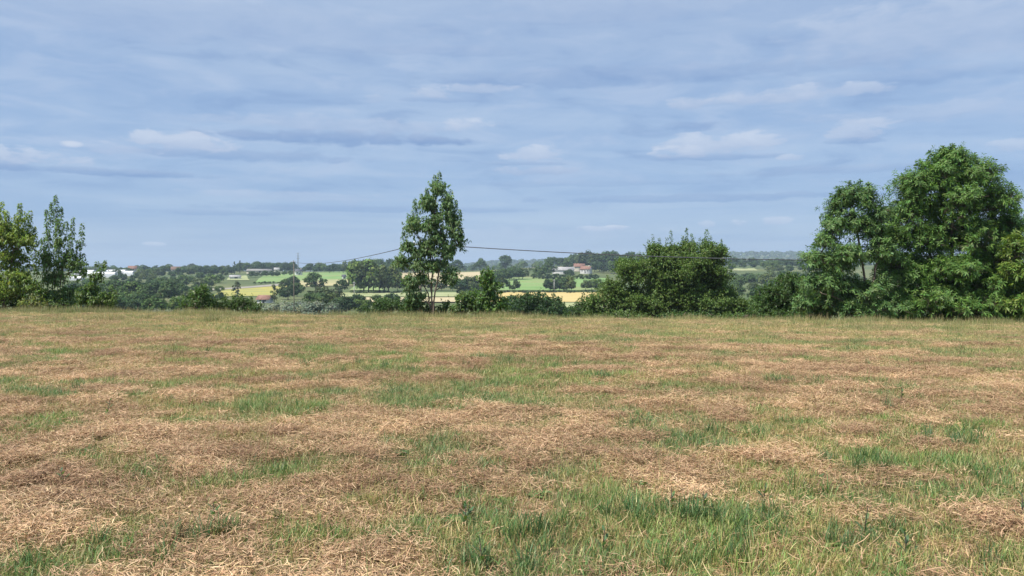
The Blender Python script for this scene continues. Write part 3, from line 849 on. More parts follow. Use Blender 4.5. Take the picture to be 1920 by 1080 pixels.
# ------------------------------------------------------------------ distant tree kinds
def far_proto(kind, nclump, ncard, card, colr, rx=1.0, seed=0):
    """unit tree: height 1, crown half-width rx*0.5"""
    cs = []
    for i in range(nclump):
        u = rnd_dirs(1)[0]
        if kind == 'oak':
            c = np.array([u[0] * .33 * rx, u[1] * .33 * rx, .50 + u[2] * .30]); r = .17 + .08 * RNG.random()
        elif kind == 'poplar':
            h = (i + .5) / nclump; w = .14 * math.sin(pi * min(1, .12 + .88 * h)) ** .6
            c = np.array([u[0] * w * rx, u[1] * w * rx, .12 + .80 * h]); r = .10 + .03 * RNG.random()
        elif kind == 'bush':
            c = np.array([u[0] * .42 * rx, u[1] * .42 * rx, .42 + u[2] * .30]); r = .20 + .1 * RNG.random()
        else:  # conifer-like spire
            h = (i + .5) / nclump; w = .20 * (1 - h)
            c = np.array([u[0] * w, u[1] * w, .12 + .86 * h]); r = .05 + .09 * (1 - h)
        cs.append((c, r))
    B = []; Nn = []
    for c, r in cs:
        n = int(ncard * (r / .18) ** 2) + 6
        u = rnd_dirs(n)
        u[:, 2] = np.where(u[:, 2] < -.3, -u[:, 2] * .6, u[:, 2])
        B.append(c + u * r * (.55 + .5 * RNG.random((n, 1)))); Nn.append(unit(u + rnd_dirs(n) * .55 + np.array([[0, 0, .25]])))
    B = np.concatenate(B); Nn = np.concatenate(Nn); n = len(B)
    A = unit(np.cross(Nn, rnd_dirs(n))); S = np.cross(Nn, A)
    L = card * (.6 + .8 * RNG.random(n)); 
    v, f, k = leaf_cards(B - A * L[:, None] * .5, A, S, L, L * .85, fold=.0, droop=.1)
    cl = tint_cols(n, colr, .28, .10)
    crown = mesh_np('crown', v, f, M['leaf_far'], np.repeat(cl, k, 0))
    g = Geo()
    hh = .5 if kind == 'oak' else .8 if kind in ('poplar', 'spire') else .4
    g.tube([(0, 0, -.04), (.005, 0, .2), (0, .005, hh)], [.028, .020, .006], 5)
    for q in range(4 if kind == 'oak' else 2):
        a = q * 1.7 + RNG.random(); rr = .2 if kind != 'poplar' else .05
        g.tube([(0, 0, .22 + .05 * q), (cos(a) * rr, sin(a) * rr, hh + .05 * q)], [.014, .004], 4)
    trunk = g.mesh('trunk', M['bark_dark'])
    return trunk, crown


PROTO = {
    'oak': [far_proto('oak', 20, 60, .085, c, rx) for c, rx in (((.05, .09, .034), 1.25), ((.06, .105, .036), 1.1), ((.045, .08, .034), 1.4), ((.075, .125, .04), 1.2), ((.052, .096, .04), 1.0), ((.085, .12, .045), 1.15))],
    'poplar': [far_proto('poplar', 12, 60, .07, c, rx) for c, rx in (((.085, .115, .06), 1.5), ((.075, .105, .05), 1.3))],
    'willow': [far_proto('bush', 18, 120, .062, c, 1.0) for c in ((.15, .19, .155), (.185, .225, .19))],
    'bush': [far_proto('bush', 10, 40, .11, c, 1.1) for c in ((.042, .075, .026), (.05, .09, .03), (.06, .10, .03))],
    'spire': [far_proto('spire', 14, 40, .07, (.035, .062, .03), 1.0)],
}
NAMES = {'oak': 'oak_tree', 'poplar': 'poplar_tree', 'willow': 'willow_tree', 'bush': 'field_bush', 'spire': 'conifer_tree'}
CATS = {'oak': 'tree', 'poplar': 'tree', 'willow': 'tree', 'bush': 'bush', 'spire': 'tree'}


OAKS = []


def far_tree(kind, px, top, base=None, d=None, label='', group=None, var=None, w=1.0):
    """top/base: photo rows of the crown top and of the ground it stands on (or distance d)"""
    if d is None:
        p = hit(px, base, 150)
    else:
        x = (px - CX) / F * d
        p = np.array([x, d, float(ground(x, d))])
    h = at(px, top, p[1])[2] - p[2]
    h = float(np.clip(h, 1.5, 24))
    v = PROTO[kind][RNG.integers(len(PROTO[kind])) if var is None else var]
    if kind == 'oak':
        OAKS.append((h / p[1], p, h, w, v, label, group)); return None
    return plant(kind, p, h, w, v, label, group)


def plant(kind, p, h, w, v, label, group):
    root = thing(NAMES[kind], label, CATS[kind], p, float(RNG.random() * 6.28), group)
    root.scale = (h * w, h * w, h)
    link('trunk', v[0], root); link('crown', v[1], root)
    return root


def belt(kind, x0, x1, step, top, base=None, d=None, jt=3, label='', group=None, w=1.0, dj=0):
    px = x0
    while px <= x1:
        tp = (np.interp(px, [x0, x1], top) if isinstance(top, tuple) else top) + RNG.uniform(-jt, jt)
        bb = None if base is None else ((np.interp(px, [x0, x1], base) if isinstance(base, tuple) else base) + RNG.uniform(-1, 1))
        dd = None if d is None else (np.interp(px, [x0, x1], d) if isinstance(d, tuple) else d) + RNG.uniform(-dj, dj)
        far_tree(kind, px, tp, bb, dd, label, group, None, w)
        px += step * RNG.uniform(.7, 1.3)


# single trees that can be told apart
far_tree('oak', 592, 510, 547, label='large round oak alone below the green meadow', var=0)
far_tree('oak', 548, 515, 541, label='dark oak on the track edge between meadow and yellow crop', var=2)
far_tree('oak', 540, 531, 562, label='dark broad oak at the end of the yellow crop field', var=2, w=1.15)
far_tree('oak', 557, 529, 556, label='oak pressed against the dark broad oak beside the yellow crop', var=1)
far_tree('oak', 534, 523, 548, label='rounded oak behind the dark broad oak by the track', var=0)
far_tree('oak', 640, 523, 549, label='dark oak beside the tiny white hut', var=0)
far_tree('oak', 664, 520, 537, label='small oak at the lower corner of the green meadow', var=4)
far_tree('oak', 688, 514, 536, label='oak between meadow corner and tall tree clump', var=1)
far_tree('spire', 440, 490, d=960, label='pointed dark conifer rising above the skyline trees')
far_tree('spire', 450, 488, d=990, label='tallest pointed conifer on the skyline by the long cream barn')
far_tree('poplar', 446, 526, 562, label='pale columnar poplar standing in the yellow crop')
far_tree('poplar', 514, 532, 568, label='pale columnar poplar beside the red roof')
far_tree('oak', 900, 483, d=1180, label='rounded oak alone on the pale stubble skyline', var=1)
far_tree('oak', 947, 476, d=1150, label='tall oak on the pale stubble skyline', var=4)
far_tree('oak', 1012, 497, 521, label='oak left of the domed oak by the grey barn', var=3)
far_tree('oak', 1031, 490, 517, label='tall domed oak beside the grey barn', var=0)
far_tree('oak', 1065, 487, d=930, label='oak rising behind the grey barn roof', var=3)
far_tree('oak', 1067, 503, 521, label='dark oak before the farmhouse gable', var=2)
far_tree('bush', 996, 500, d=930, label='small round bush alone in the stubble field')
far_tree('oak', 962, 523, 546, label='dark oak at the corner of the green meadow below copse', var=2)
# groups
belt('oak', 682, 735, 9, (487, 492), (549, 549), jt=6, label='tall oak in the dark clump above the pale strip field', group='oaks of the tall dark clump', w=.85)
belt('poplar', 580, 645, 7, (541, 538), (578, 578), jt=4, label='grey-green poplar in the row behind the willows', group='poplars behind the willows', w=1.1)
belt('oak', 582, 626, 14, 548, 580, jt=3, label='round oak tucked in front of the poplar row', group='oaks before the poplar row')
belt('willow', 492, 606, 13, (565, 560), d=(235, 215), jt=4, label='silvery willow along the stream below the hay field', group='silvery willows by the stream', w=1.25)
belt('willow', 246, 345, 20, (579, 577), d=225, jt=2, label='low silvery willow below the wooded slope', group='low willows under the wood', w=1.3)
belt('oak', 932, 984, 8, (503, 500), (526, 524), jt=3, label='oak of the copse with bare trunks above the green meadow', group='copse above the meadow')
belt('oak', 1032, 1078, 9, (520, 516), 547, jt=2, label='oak of the dark clump splitting the green meadow', group='oaks splitting the meadow', w=.85)
belt('bush', 1000, 1118, 8, (513, 512), (524, 523), jt=1.5, label='hedge bush below the farm buildings', group='hedge below the farm')
belt('bush', 945, 1140, 9, 543, 549, jt=1, label='low hedge bush between green meadow and wheat', group='hedge above the wheat', w=1.3)
belt('bush', 660, 770, 8, 544, 550, jt=1, label='low hedge bush above the pale strip field', group='hedge above the pale strip', w=1.3)
belt('bush', 478, 560, 10, (527, 525), (533, 530), jt=1, label='low bush along the track under the green meadow', group='bushes along the track', w=1.2)
belt('oak', 1098, 1120, 10, 522, 545, jt=3, label='oak at the meadow end by the wide shrubby tree', group='oaks at the meadow end')
belt('oak', 862, 930, 11, (520, 506), (555, 548), jt=5, label='oak of the dark slope wood behind the pointed bush', group='wood behind the pointed bush')
belt('oak', 872, 925, 13, (540, 535), (572, 570), jt=4, label='oak at the foot of the slope behind the pointed bush', group='foot of the slope wood')
belt('oak', 735, 860, 13, (492, 500), (514, 512), jt=4, label='oak of the hedge line behind the lone slender tree', group='hedge line behind the slender tree')
belt('oak', 745, 860, 17, (520, 522), (545, 545), jt=4, label='oak below the tan field behind the slender tree', group='oaks below the tan field')
belt('oak', 962, 1050, 13, (556, 558), d=230, jt=6, label='dark valley-bottom oak below the wheat', group='valley oaks below the wheat')
belt('oak', 1060, 1130, 16, 572, d=210, jt=4, label='valley-bottom oak beside the wide shrubby tree', group='valley oaks by the shrubby tree')
# skyline
belt('oak', 150, 300, 9, (502, 500), d=1120, jt=2, label='skyline oak above the white greenhouses', group='skyline oaks above the greenhouses', dj=50)
belt('oak', 300, 440, 9, (500, 497), d=1080, jt=2.5, label='skyline oak above the wooded slope', group='skyline oaks above the wood', dj=60)
belt('oak', 452, 550, 8, (492, 489), d=1080, jt=3, label='skyline oak beside the long cream barn', group='skyline oaks by the long barn', dj=40)
belt('oak', 470, 548, 10, (508, 507), (520, 517), jt=1, label='oak in front of the long cream barn', group='oaks before the long barn')
belt('oak', 572, 690, 8, (497, 486), d=(1060, 980), jt=4, label='skyline oak above the green meadow', group='skyline oaks above the meadow', dj=30)
belt('oak', 690, 860, 8, (484, 490), d=(980, 1050), jt=4, label='skyline oak behind the lone slender tree', group='skyline oaks behind the slender tree', dj=40)
belt('oak', 1030, 1090, 9, (482, 476), d=1150, jt=3, label='skyline oak behind the farm buildings', group='skyline oaks behind the farm', dj=50)
belt('oak', 1090, 1200, 8, (471, 474), d=(1000, 960), jt=4, label='tall skyline oak right behind the farmhouse', group='tall skyline oaks by the farmhouse', dj=40)
belt('oak', 1115, 1200, 10, (486, 492), d=(860, 820), jt=4, label='oak on the slope beside the farmhouse', group='slope oaks by the farmhouse', dj=30)
# wooded slopes, in depth
def wood(x0, x1, rows, label, group):
    for (dd, h0) in rows:
        px = x0 + RNG.uniform(0, 10)
        while px < x1:
            d1 = dd * RNG.uniform(.95, 1.05); h = h0 * RNG.uniform(.75, 1.2)
            x = (px - CX) / F * d1; z = float(ground(x, d1)) + h
            far_tree('oak', px, HROW - (z - CAM_Z) / d1 * F, d=d1, label=label, group=group, w=1.1)
            px += h0 * 1.2 * F / dd * RNG.uniform(.75, 1.15)


WS = 'oak of the dense wooded slope '
wood(215, 440, ((960, 9), (850, 10)), WS + 'above its middle, below the skyline', 'upper wooded slope')
wood(205, 420, ((720, 7.5), (600, 9)), WS + 'halfway down from the greenhouses', 'middle wooded slope')
wood(130, 345, ((500, 9.5), (420, 10), (350, 10), (295, 7.5), (250, 6.5)), WS + 'near its foot, under the greenhouses', 'lower wooded slope')
wood(598, 790, ((320, 6.5), (265, 6)), 'dark oak in the valley bottom beyond the silvery willows', 'valley oaks beyond the willows')
wood(1440, 1600, ((850, 10),), WS + 'beside the small pale field on the right slope', 'wood beside the pale field')
wood(345, 430, ((520, 6.5), (400, 6)), 'oak around the left end of the yellow crop field', 'oaks around the yellow crop')
wood(1350, 1600, ((1250, 11), (1080, 11), (940, 11)), WS + 'high up behind the fine-leaved bush', 'upper wood behind the bushes')
wood(1350, 1620, ((720, 9), (600, 10)), WS + 'halfway down behind the fine-leaved bush', 'middle wood behind the bushes')
wood(1370, 1620, ((480, 10), (390, 10), (310, 9)), WS + 'at the bottom behind the fine-leaved bush', 'lower wood behind the bushes')

# the oaks that show largest are single trees; the small rest of the woods is one mass
OAKS.sort(key=lambda t: (t[6] is not None, -t[0]))
for t in OAKS[:280]:
    plant('oak', *t[1:])
V_, F_, C_, n_ = [], [], [], 0
for (_, p, h, w, v, *_r) in OAKS[280:]:
    me = v[1]; k = len(me.vertices)
    co = np.empty(k * 3, np.float32); me.vertices.foreach_get('co', co); co = co.reshape(-1, 3)
    cc = np.empty(k * 4, np.float32); me.attributes['col'].data.foreach_get('color', cc)
    fi = np.empty(len(me.loops), np.int32); me.loops.foreach_get('vertex_index', fi)
    a = RNG.random() * 6.28; ca, sa = cos(a), sin(a)
    V_.append(np.stack([(co[:, 0] * ca - co[:, 1] * sa) * h * w + p[0], (co[:, 0] * sa + co[:, 1] * ca) * h * w + p[1], co[:, 2] * h + p[2]], -1))
    F_.append(fi.reshape(-1, 3) + n_); C_.append(cc.reshape(-1, 4)[:, :3]); n_ += k
tag(link('hillside_woodland', mesh_np('hillside_woodland', np.concatenate(V_), [np.concatenate(F_)], M['leaf_far'], np.concatenate(C_))), 'small far-off oaks filling the upper hillside woods', 'woodland', None, 'stuff')

# far forested ridge: reads as one mass
def canopy(name, label, x_of, ys_, step, hgt, colr):
    P = []
    for y in ys_:
        x = x_of[0] * y
        while x < x_of[1] * y:
            P.append((x + RNG.uniform(-.5, .5) * step, y + RNG.uniform(-.5, .5) * 120)); x += step * RNG.uniform(.7, 1.3)
    P = np.array(P); n = len(P)
    z = ground(P[:, 0], P[:, 1])
    H = hgt * (.7 + .6 * RNG.random(n))
    kk = 26
    u = rnd_dirs(n * kk); u[:, 2] = np.abs(u[:, 2])
    rep = np.repeat(np.arange(n), kk)
    c = np.stack([P[rep, 0], P[rep, 1], z[rep] + H[rep] * .45], -1)
    B = c + u * np.stack([H[rep] * .62, H[rep] * .62, H[rep] * .55], -1)
    Nn = unit(u + rnd_dirs(len(u)) * .4)
    A = unit(np.cross(Nn, rnd_dirs(len(u)))); S = np.cross(Nn, A)
    L = H[rep] * .55
    v, f, k = leaf_cards(B - A * L[:, None] * .5, A, S, L, L * .9, 0, .1)
    cl = np.repeat(tint_cols(n, colr, .2, .08), kk, 0) * (1 + .2 * RNG.normal(size=(n * kk, 1))).clip(.5, 1.5)
    o = link(name, mesh_np(name, v, f, M['leaf_far'], np.repeat(cl, k, 0)))
    tag(o, label, 'forest', None, 'stuff')


canopy('forest', 'blue-green forest covering the far ridge behind the farmland', (-.12, .50), np.linspace(3300, 4500, 11), 20, 17, (.048, .08, .034))
canopy('woodland', 'dark woodland band on the plain behind the skyline oaks', (-.62, .50), np.linspace(1380, 1900, 4), 15, 11, (.048, .08, .034))

# ------------------------------------------------------------------ buildings on the far slope
def house(name, label, cat, px, base, length, depth, wall_h, roof_h, wall, roof, rotz=0.0, d=None, windows=3, chimney=False, door=True, group=None, lift=0.0):
    p = hit(px, base, 200) if d is None else np.array([(px - CX) / F * d, d, 0.0])
    p[2] = float(ground(p[0], p[1])) + lift
    r = thing(name, label, cat, p, rotz, group)
    l, w = length / 2, depth / 2
    g = Geo()
    g.add([(-l, -w, -1.5), (l, -w, -1.5), (l, w, -1.5), (-l, w, -1.5), (-l, -w, wall_h), (l, -w, wall_h), (l, w, wall_h), (-l, w, wall_h), (-l, 0, wall_h + roof_h), (l, 0, wall_h + roof_h)],
          [(0, 1, 5, 4), (2, 3, 7, 6), (1, 2, 6, 5), (3, 0, 4, 7)], [(5, 6, 9), (7, 4, 8)])
    link('wall', g.mesh('wall', M[wall]), r)
    g = Geo(); e = .5; t = .22; sl = roof_h / w
    for s in (-1, 1):
        y1 = s * (w + e); z1 = wall_h - e * sl
        g.add([(-l - e, y1, z1 + .03), (l + e, y1, z1 + .03), (l + e, 0, wall_h + roof_h + .03), (-l - e, 0, wall_h + roof_h + .03),
               (-l - e, y1, z1 + t), (l + e, y1, z1 + t), (l + e, 0, wall_h + roof_h + t), (-l - e, 0, wall_h + roof_h + t)],
              [(0, 1, 2, 3), (4, 5, 6, 7), (0, 1, 5, 4), (1, 2, 6, 5), (3, 0, 4, 7)])
    ro = link('roof', g.mesh('roof', M[roof]), r)
    if chimney:
        g = Geo(); g.box(l * .55, l * .55 + .9, -.45, .45, wall_h + roof_h * .6, wall_h + roof_h + 1.1); link('chimney', g.mesh('chimney', M['cream']), ro)
    for k in range(windows):
        x = -l + length * (k + .75) / (windows + .5)
        g = Geo(); g.box(x - .5, x + .5, -w - .06, -w + .1, wall_h * .42, wall_h * .42 + 1.3); link('window', g.mesh('window', M['dark']), r)
    if door:
        g = Geo(); g.box(-.2, .9 if windows else 2.6, -w - .07, -w + .1, 0, 2.2 if windows else wall_h * .85); link('door', g.mesh('door', M['roof_slate']), r)
    return r


house('farmhouse', 'white house with dark slate roof under the lattice pylon', 'house', 560, 511, 8.0, 7, 4.2, 2.4, 'white', 'roof_slate', .35, d=905, windows=2, chimney=True, lift=.3)
house('barn', 'long low cream barn with grey roof on the skyline', 'barn', 487, 508, 30, 9, 2.6, 1.9, 'cream', 'roof_dull', .05, d=985, windows=0, lift=1.2)
house('shed', 'small cream shed beside the long barn on the skyline', 'shed', 519, 504, 6, 6, 4.0, 2.0, 'cream', 'roof_grey', .3, d=970, windows=1, lift=1.6)
house('cottage', 'low cottage with red tiled roof beside pale columnar poplar', 'cottage', 497, 568, 6.0, 5, 2.0, 1.6, 'white', 'roof_red', -.15, windows=2)
house('barn', 'long grey-roofed barn with white wall beside red-roofed farmhouse', 'barn', 1056, 514, 22, 9, 4.0, 3.0, 'white', 'roof_grey', .06, windows=0, lift=.4)
house('farmhouse', 'white farmhouse with red tiled roof beside the grey barn', 'house', 1099, 513, 11, 7, 4.4, 2.8, 'white', 'roof_red', -.5, windows=3, chimney=True, lift=.5)
house('barn', 'red-roofed outbuilding behind the white farmhouse', 'barn', 1086, 509, 12, 7, 4.2, 3.0, 'cream', 'roof_red', .1, windows=0, lift=1.5)
house('cottage', 'orange-roofed cottage above the white greenhouses', 'cottage', 249, 516, 9, 7, 3.2, 3.0, 'cream', 'roof_red', .2, d=930, windows=2, lift=4)
house('house', 'tiny pale house among the woods on the far right slope', 'house', 1424, 489, 14, 9, 6, 3, 'white', 'roof_grey', .1, d=1500, windows=2, lift=9)
house('house', 'tiny pale house left of another in the far right woods', 'house', 1398, 488, 10, 8, 5, 3, 'white', 'roof_grey', -.1, d=1500, windows=2, lift=9)
house('house', 'faint cream house with brown roof in trees over wooded slope', 'house', 330, 508, 10, 8, 4.5, 3, 'cream', 'roof_brown', .3, d=940, windows=2, lift=1.5)
house('barn', 'low white-sided shed at the edge of the pale field above the track', 'barn', 441, 523, 10, 6, 2.0, 1.3, 'white', 'roof_grey', .2, windows=0, lift=.3)


def greenhouse(label, px, d, length, width, rotz, lift):
    x = (px - CX) / F * d
    p = (x, d, float(ground(x, d)) + lift)
    r = thing('greenhouse', label, 'greenhouse', p, rotz, None)
    g = Geo(); n = 12
    an = np.linspace(0, pi, n)
    prof = np.stack([np.cos(an) * width / 2, 1.5 + np.sin(an) * width * .2], -1)
    prof = np.concatenate([[[width / 2, -2.5]], prof, [[-width / 2, -2.5]]])
    m = len(prof)
    v = [(sx * length / 2, a, b) for sx in (-1, 1) for a, b in prof]
    g.add(v, [(i, i + 1, m + i + 1, m + i) for i in range(m - 1)])
    link('cover', g.mesh('cover', M['film']), r)
    for sx in (-1, 1):
        g = Geo(); g.add([(sx * (length / 2 - .05), a, b) for a, b in prof], [], [(0, i, i + 1) for i in range(1, m - 1)])
        link('end_wall', g.mesh('end_wall', M['film']), r)
    g = Geo(); g.box(length / 2 - .02, length / 2 + .06, -1.3, 1.3, 0, 2.4); link('door', g.mesh('door', M['roof_grey']), r)
    return r


greenhouse('longest white film greenhouse of the cluster on the left slope', 192, 800, 27, 9, .12, 3.8)
greenhouse('white film greenhouse standing behind the longest greenhouse', 220, 850, 19, 8, .05, 4.8)
greenhouse('small white film greenhouse next to the orange-roofed cottage', 244, 830, 10, 7, -.1, 4.4)
greenhouse('low white film greenhouse seen through the leaning sapling', 145, 760, 11, 8, .15, 1.0)
greenhouse('greyish film greenhouse half hidden by the tall cherry shoots', 160, 860, 20, 8, .1, 4.0)

house('hut', 'tiny white hut with dark roof beside dark oak on the far slope', 'hut', 645, 523, 3.2, 3.0, 2.6, 1.6, 'white', 'roof_slate', .4, windows=1)

# ------------------------------------------------------------------ lattice pylon, poles and cable
d = 1000; x = (559 - CX) / F * d; p = np.array([x, d, float(ground(x, d))])
H = at(559, 474, d)[2] - p[2]
r = thing('lattice_pylon', 'slim steel lattice pylon rising behind the white slate-roofed house', 'pylon', p)
wid = lambda z: .9 * (1 - z / H) + .25
for sx in (-1, 1):
    for sy in (-1, 1):
        g = Geo(); g.tube([(sx * wid(z), sy * wid(z), z) for z in np.linspace(-1, H, 6)], [.12] * 6, 4); link('leg', g.mesh('leg', M['steel']), r)
zs = np.linspace(0, H, 10)
for i in range(9):
    g = Geo()
    for s in (-1, 1):
        a = 1 if i % 2 else -1
        g.bar((-a * wid(zs[i]), s * wid(zs[i]), zs[i]), (a * wid(zs[i + 1]), s * wid(zs[i + 1]), zs[i + 1]), .06)
        g.bar((s * wid(zs[i]), -a * wid(zs[i]), zs[i]), (s * wid(zs[i + 1]), a * wid(zs[i + 1]), zs[i + 1]), .06)
    link('brace', g.mesh('brace', M['steel']), r)
for zf, w in ((.97, 2.6), (.84, 3.6), (.72, 2.8)):
    g = Geo(); g.tube([(-w, 0, H * zf + .3), (0, 0, H * zf), (w, 0, H * zf + .3)], [.10, .2, .10], 4); link('crossarm', g.mesh('crossarm', M['steel']), r)


def pole(label, base_px, d, ztop, rad=.13, mat='pole'):
    x = (base_px - CX) / F * d
    b = np.array([x, d, float(ground(x, d))]); h = ztop - b[2]
    r = thing('utility_pole', label, 'pole', b)
    g = Geo(); g.tube([(0, 0, -.6), (0, 0, h * .5), (0, 0, h)], [rad, rad * .88, rad * .72], 8); link('shaft', g.mesh('shaft', M[mat], True), r)
    g = Geo(); g.box(-.45, .45, -rad - .06, -rad + .05, h - .42, h - .30); link('crossarm', g.mesh('crossarm', M['steel']), r)
    for s in (-1, 1):
        g = Geo(); g.tube([(s * .38, -rad, h - .30), (s * .38, -rad, h - .25), (s * .38, -rad, h - .15)], [.03, .055, .03], 8); link('insulator', g.mesh('insulator', M['white']), r)
    return b + np.array([0, -rad - .02, h - .32])


A1 = pole('wooden utility pole hidden behind the lone slender tree', 788, 52, at(788, 448, 52)[2], .10)
A0 = pole('wooden utility pole at the distant end of the cable', 551, 170, at(551, 488, 170)[2], .11)
A2 = pole('wooden utility pole hidden behind the chestnut trees', 1740, 56, at(1740, 479, 56)[2])
for (a, b, sag, lab) in ((A0, A1, .8, 'dark overhead cable from the distant pole up to the slender tree'), (A1, A2, .36, 'dark overhead cable running past the shrubby tree to the chestnuts')):
    t = np.linspace(0, 1, 41)[:, None]
    P = a + (b - a) * t; P[:, 2] -= 4 * sag * (t * (1 - t))[:, 0]
    g = Geo(); mid = P[0]
    g.tube(P - mid, [.028] * len(P), 6)
    tag(link('overhead_cable', g.mesh('overhead_cable', M['cable'], True), None, mid), lab, 'cable')
for (px, base, top, lab) in ((664, 556, 528, 'thin pale pole beside the little meadow on the far slope'), (1039, 548, 524, 'pale pole before the oak clump splitting the meadow'), (1071, 548, 533, 'short pale post at the edge of the split meadow')):
    b = hit(px, base, 150); h = at(px, top, b[1])[2] - b[2]
    r = thing('field_pole', lab, 'pole', b)
    g = Geo(); g.tube([(0, 0, -.5), (0, 0, h)], [.26, .18], 8); link('shaft', g.mesh('shaft', M['concrete'], True), r)
    g = Geo(); g.box(-1.0, 1.0, -.32, -.12, h - .9, h - .65); link('crossarm', g.mesh('crossarm', M['steel']), r)

# ------------------------------------------------------------------ grass of the hay field
def blades(n, foot, hlo, hhi, wlo, whi, lean, curl, colset, lying=False, zmax=.04, seg=3):
    a = RNG.random(n) * 2 * pi; rr = foot * np.sqrt(RNG.random(n))
    B = np.stack([np.cos(a) * rr, np.sin(a) * rr, np.zeros(n)], -1)
    L = hlo + (hhi - hlo) * RNG.random(n) ** 1.3; W = wlo + (whi - wlo) * RNG.random(n)
    hd = RNG.random(n) * 2 * pi
    H = np.stack([np.cos(hd), np.sin(hd), np.zeros(n)], -1)
    pts = []
    if lying:
        B[:, 2] = RNG.random(n) ** 1.4 * zmax
        pit = RNG.normal(size=n) * .28
        turn = RNG.normal(size=n) * 1.1
        p = B - H * L[:, None] * .5
        for s in range(seg + 1):
            pts.append(p.copy())
            h2 = hd + turn * (s / seg - .5); pz = np.sin(pit + (s / seg - .5) * RNG.normal(size=n) * .6)
            p = p + np.stack([np.cos(h2), np.sin(h2), pz], -1) * (L / seg)[:, None]
            p[:, 2] = np.maximum(p[:, 2], .002)
        wf = np.array([.8, 1, .9, .55])
    else:
        th = np.abs(RNG.normal(size=n)) * lean; cu = curl * (.4 + RNG.random(n))
        p = B.copy()
        for s in range(seg + 1):
            pts.append(p.copy())
            ang = th + cu * s / seg
            p = p + (H * np.sin(ang)[:, None] + np.array([[0, 0, 1.]]) * np.cos(ang)[:, None]) * (L / seg)[:, None]
        wf = np.array([.9, 1, .75, .12])
    if lying:
        side = np.stack([-np.sin(hd), np.cos(hd), RNG.normal(size=n) * .5], -1)
    else:
        tw = hd + pi / 2 + RNG.normal(size=n) * .5
        side = np.stack([np.cos(tw), np.sin(tw), np.zeros(n)], -1)
    side = unit(side)
    V = []
    for s in range(seg + 1):
        V.append(pts[s] + side * (W * wf[s] * .5)[:, None]); V.append(pts[s] - side * (W * wf[s] * .5)[:, None])
    V = np.stack(V, 1)
    k = np.arange(n)[:, None] * (2 * (seg + 1))
    f = np.concatenate([k + np.array([[2 * s, 2 * s + 1, 2 * s + 3, 2 * s + 2]]) for s in range(seg)])
    cs = np.array(colset)[RNG.integers(len(colset), size=n)] * (1 + RNG.normal(size=(n, 1)) * .16).clip(.5, 1.5)
    return V.reshape(-1, 3), f, np.repeat(cs, 2 * (seg + 1), 0)


def proto(name, mat, parts):
    V = []; Fc = []; C = []; n = 0
    for v, f, c in parts:
        V.append(v); Fc.append(f + n); C.append(c); n += len(v)
    me = mesh_np(name, np.concatenate(V), [np.concatenate(Fc)], mat, np.concatenate(C))
    return bpy.data.objects.new(name, me)


STRAW = [(.46, .31, .195), (.53, .385, .255), (.39, .255, .16), (.60, .465, .31), (.31, .20, .125), (.48, .37, .22), (.22, .145, .09), (.40, .33, .17)]
DRY = [(.46, .39, .20), (.40, .36, .16), (.54, .46, .26), (.30, .31, .12), (.24, .29, .10), (.36, .29, .15), (.33, .34, .13)]
GREEN = [(.12, .215, .06), (.15, .25, .08), (.10, .19, .075), (.20, .27, .08), (.13, .205, .055), (.24, .27, .10)]
DEEP = [(.09, .19, .065), (.12, .225, .075), (.075, .155, .06), (.18, .26, .08)]

p_straw = [proto('straw_clump', M['straw'], [blades(190, .19, .02, .082, .0022, .0046, 0, 0, STRAW, True, .045)]) for _ in range(5)]
p_dry = [proto('stubble_clump', M['blade'], [blades(62, .17, .03, .085, .0025, .005, .45, .5, DRY), blades(26, .18, .05, .14, .002, .004, 0, 0, STRAW, True, .03)]) for _ in range(4)]
p_green = [proto('grass_clump', M['blade'], [blades(58, .15, .03, .11, .0028, .0055, .40, .9, GREEN), blades(26, .15, .04, .10, .003, .005, .5, .6, DRY)]) for _ in range(5)]
p_tall = [proto('tall_tuft', M['blade'], [blades(40, .085, .10, .25, .004, .0078, .30, .8, DEEP), blades(8, .09, .1, .2, .003, .005, .3, .4, DRY)]) for _ in range(4)]
def rosette_leaves(n):
    an = np.arange(n) * 2.4 + RNG.random(n); B = np.zeros((n, 3)); B[:, 2] = .004
    A = np.stack([np.cos(an), np.sin(an), .25 + .5 * RNG.random(n)], -1); S = np.stack([-np.sin(an), np.cos(an), RNG.normal(size=n) * .2], -1)
    v, f, k = leaf_cards(B, A, S, .05 + .07 * RNG.random(n), .018 + .02 * RNG.random(n), droop=.35, long=True)
    return v, f, np.repeat(tint_cols(n, (.13, .22, .075), .2), k, 0)


p_weed = []
for _ in range(3):
    v, f, c = rosette_leaves(12)
    p_weed.append(bpy.data.objects.new('leafy_rosette', mesh_np('leafy_rosette', v, f, M['blade'], c)))
p_stem = [proto('seed_stem', M['blade'], [blades(5, .06, .14, .30, .0022, .0034, .25, .35, DRY + STRAW[:3])]) for _ in range(3)]
p_fringe = [proto('fringe_clump', M['blade'], [blades(34, .18, .10, .30, .003, .006, .16, .35, DRY), blades(20, .18, .08, .22, .003, .006, .2, .4, GREEN)]) for _ in range(3)]


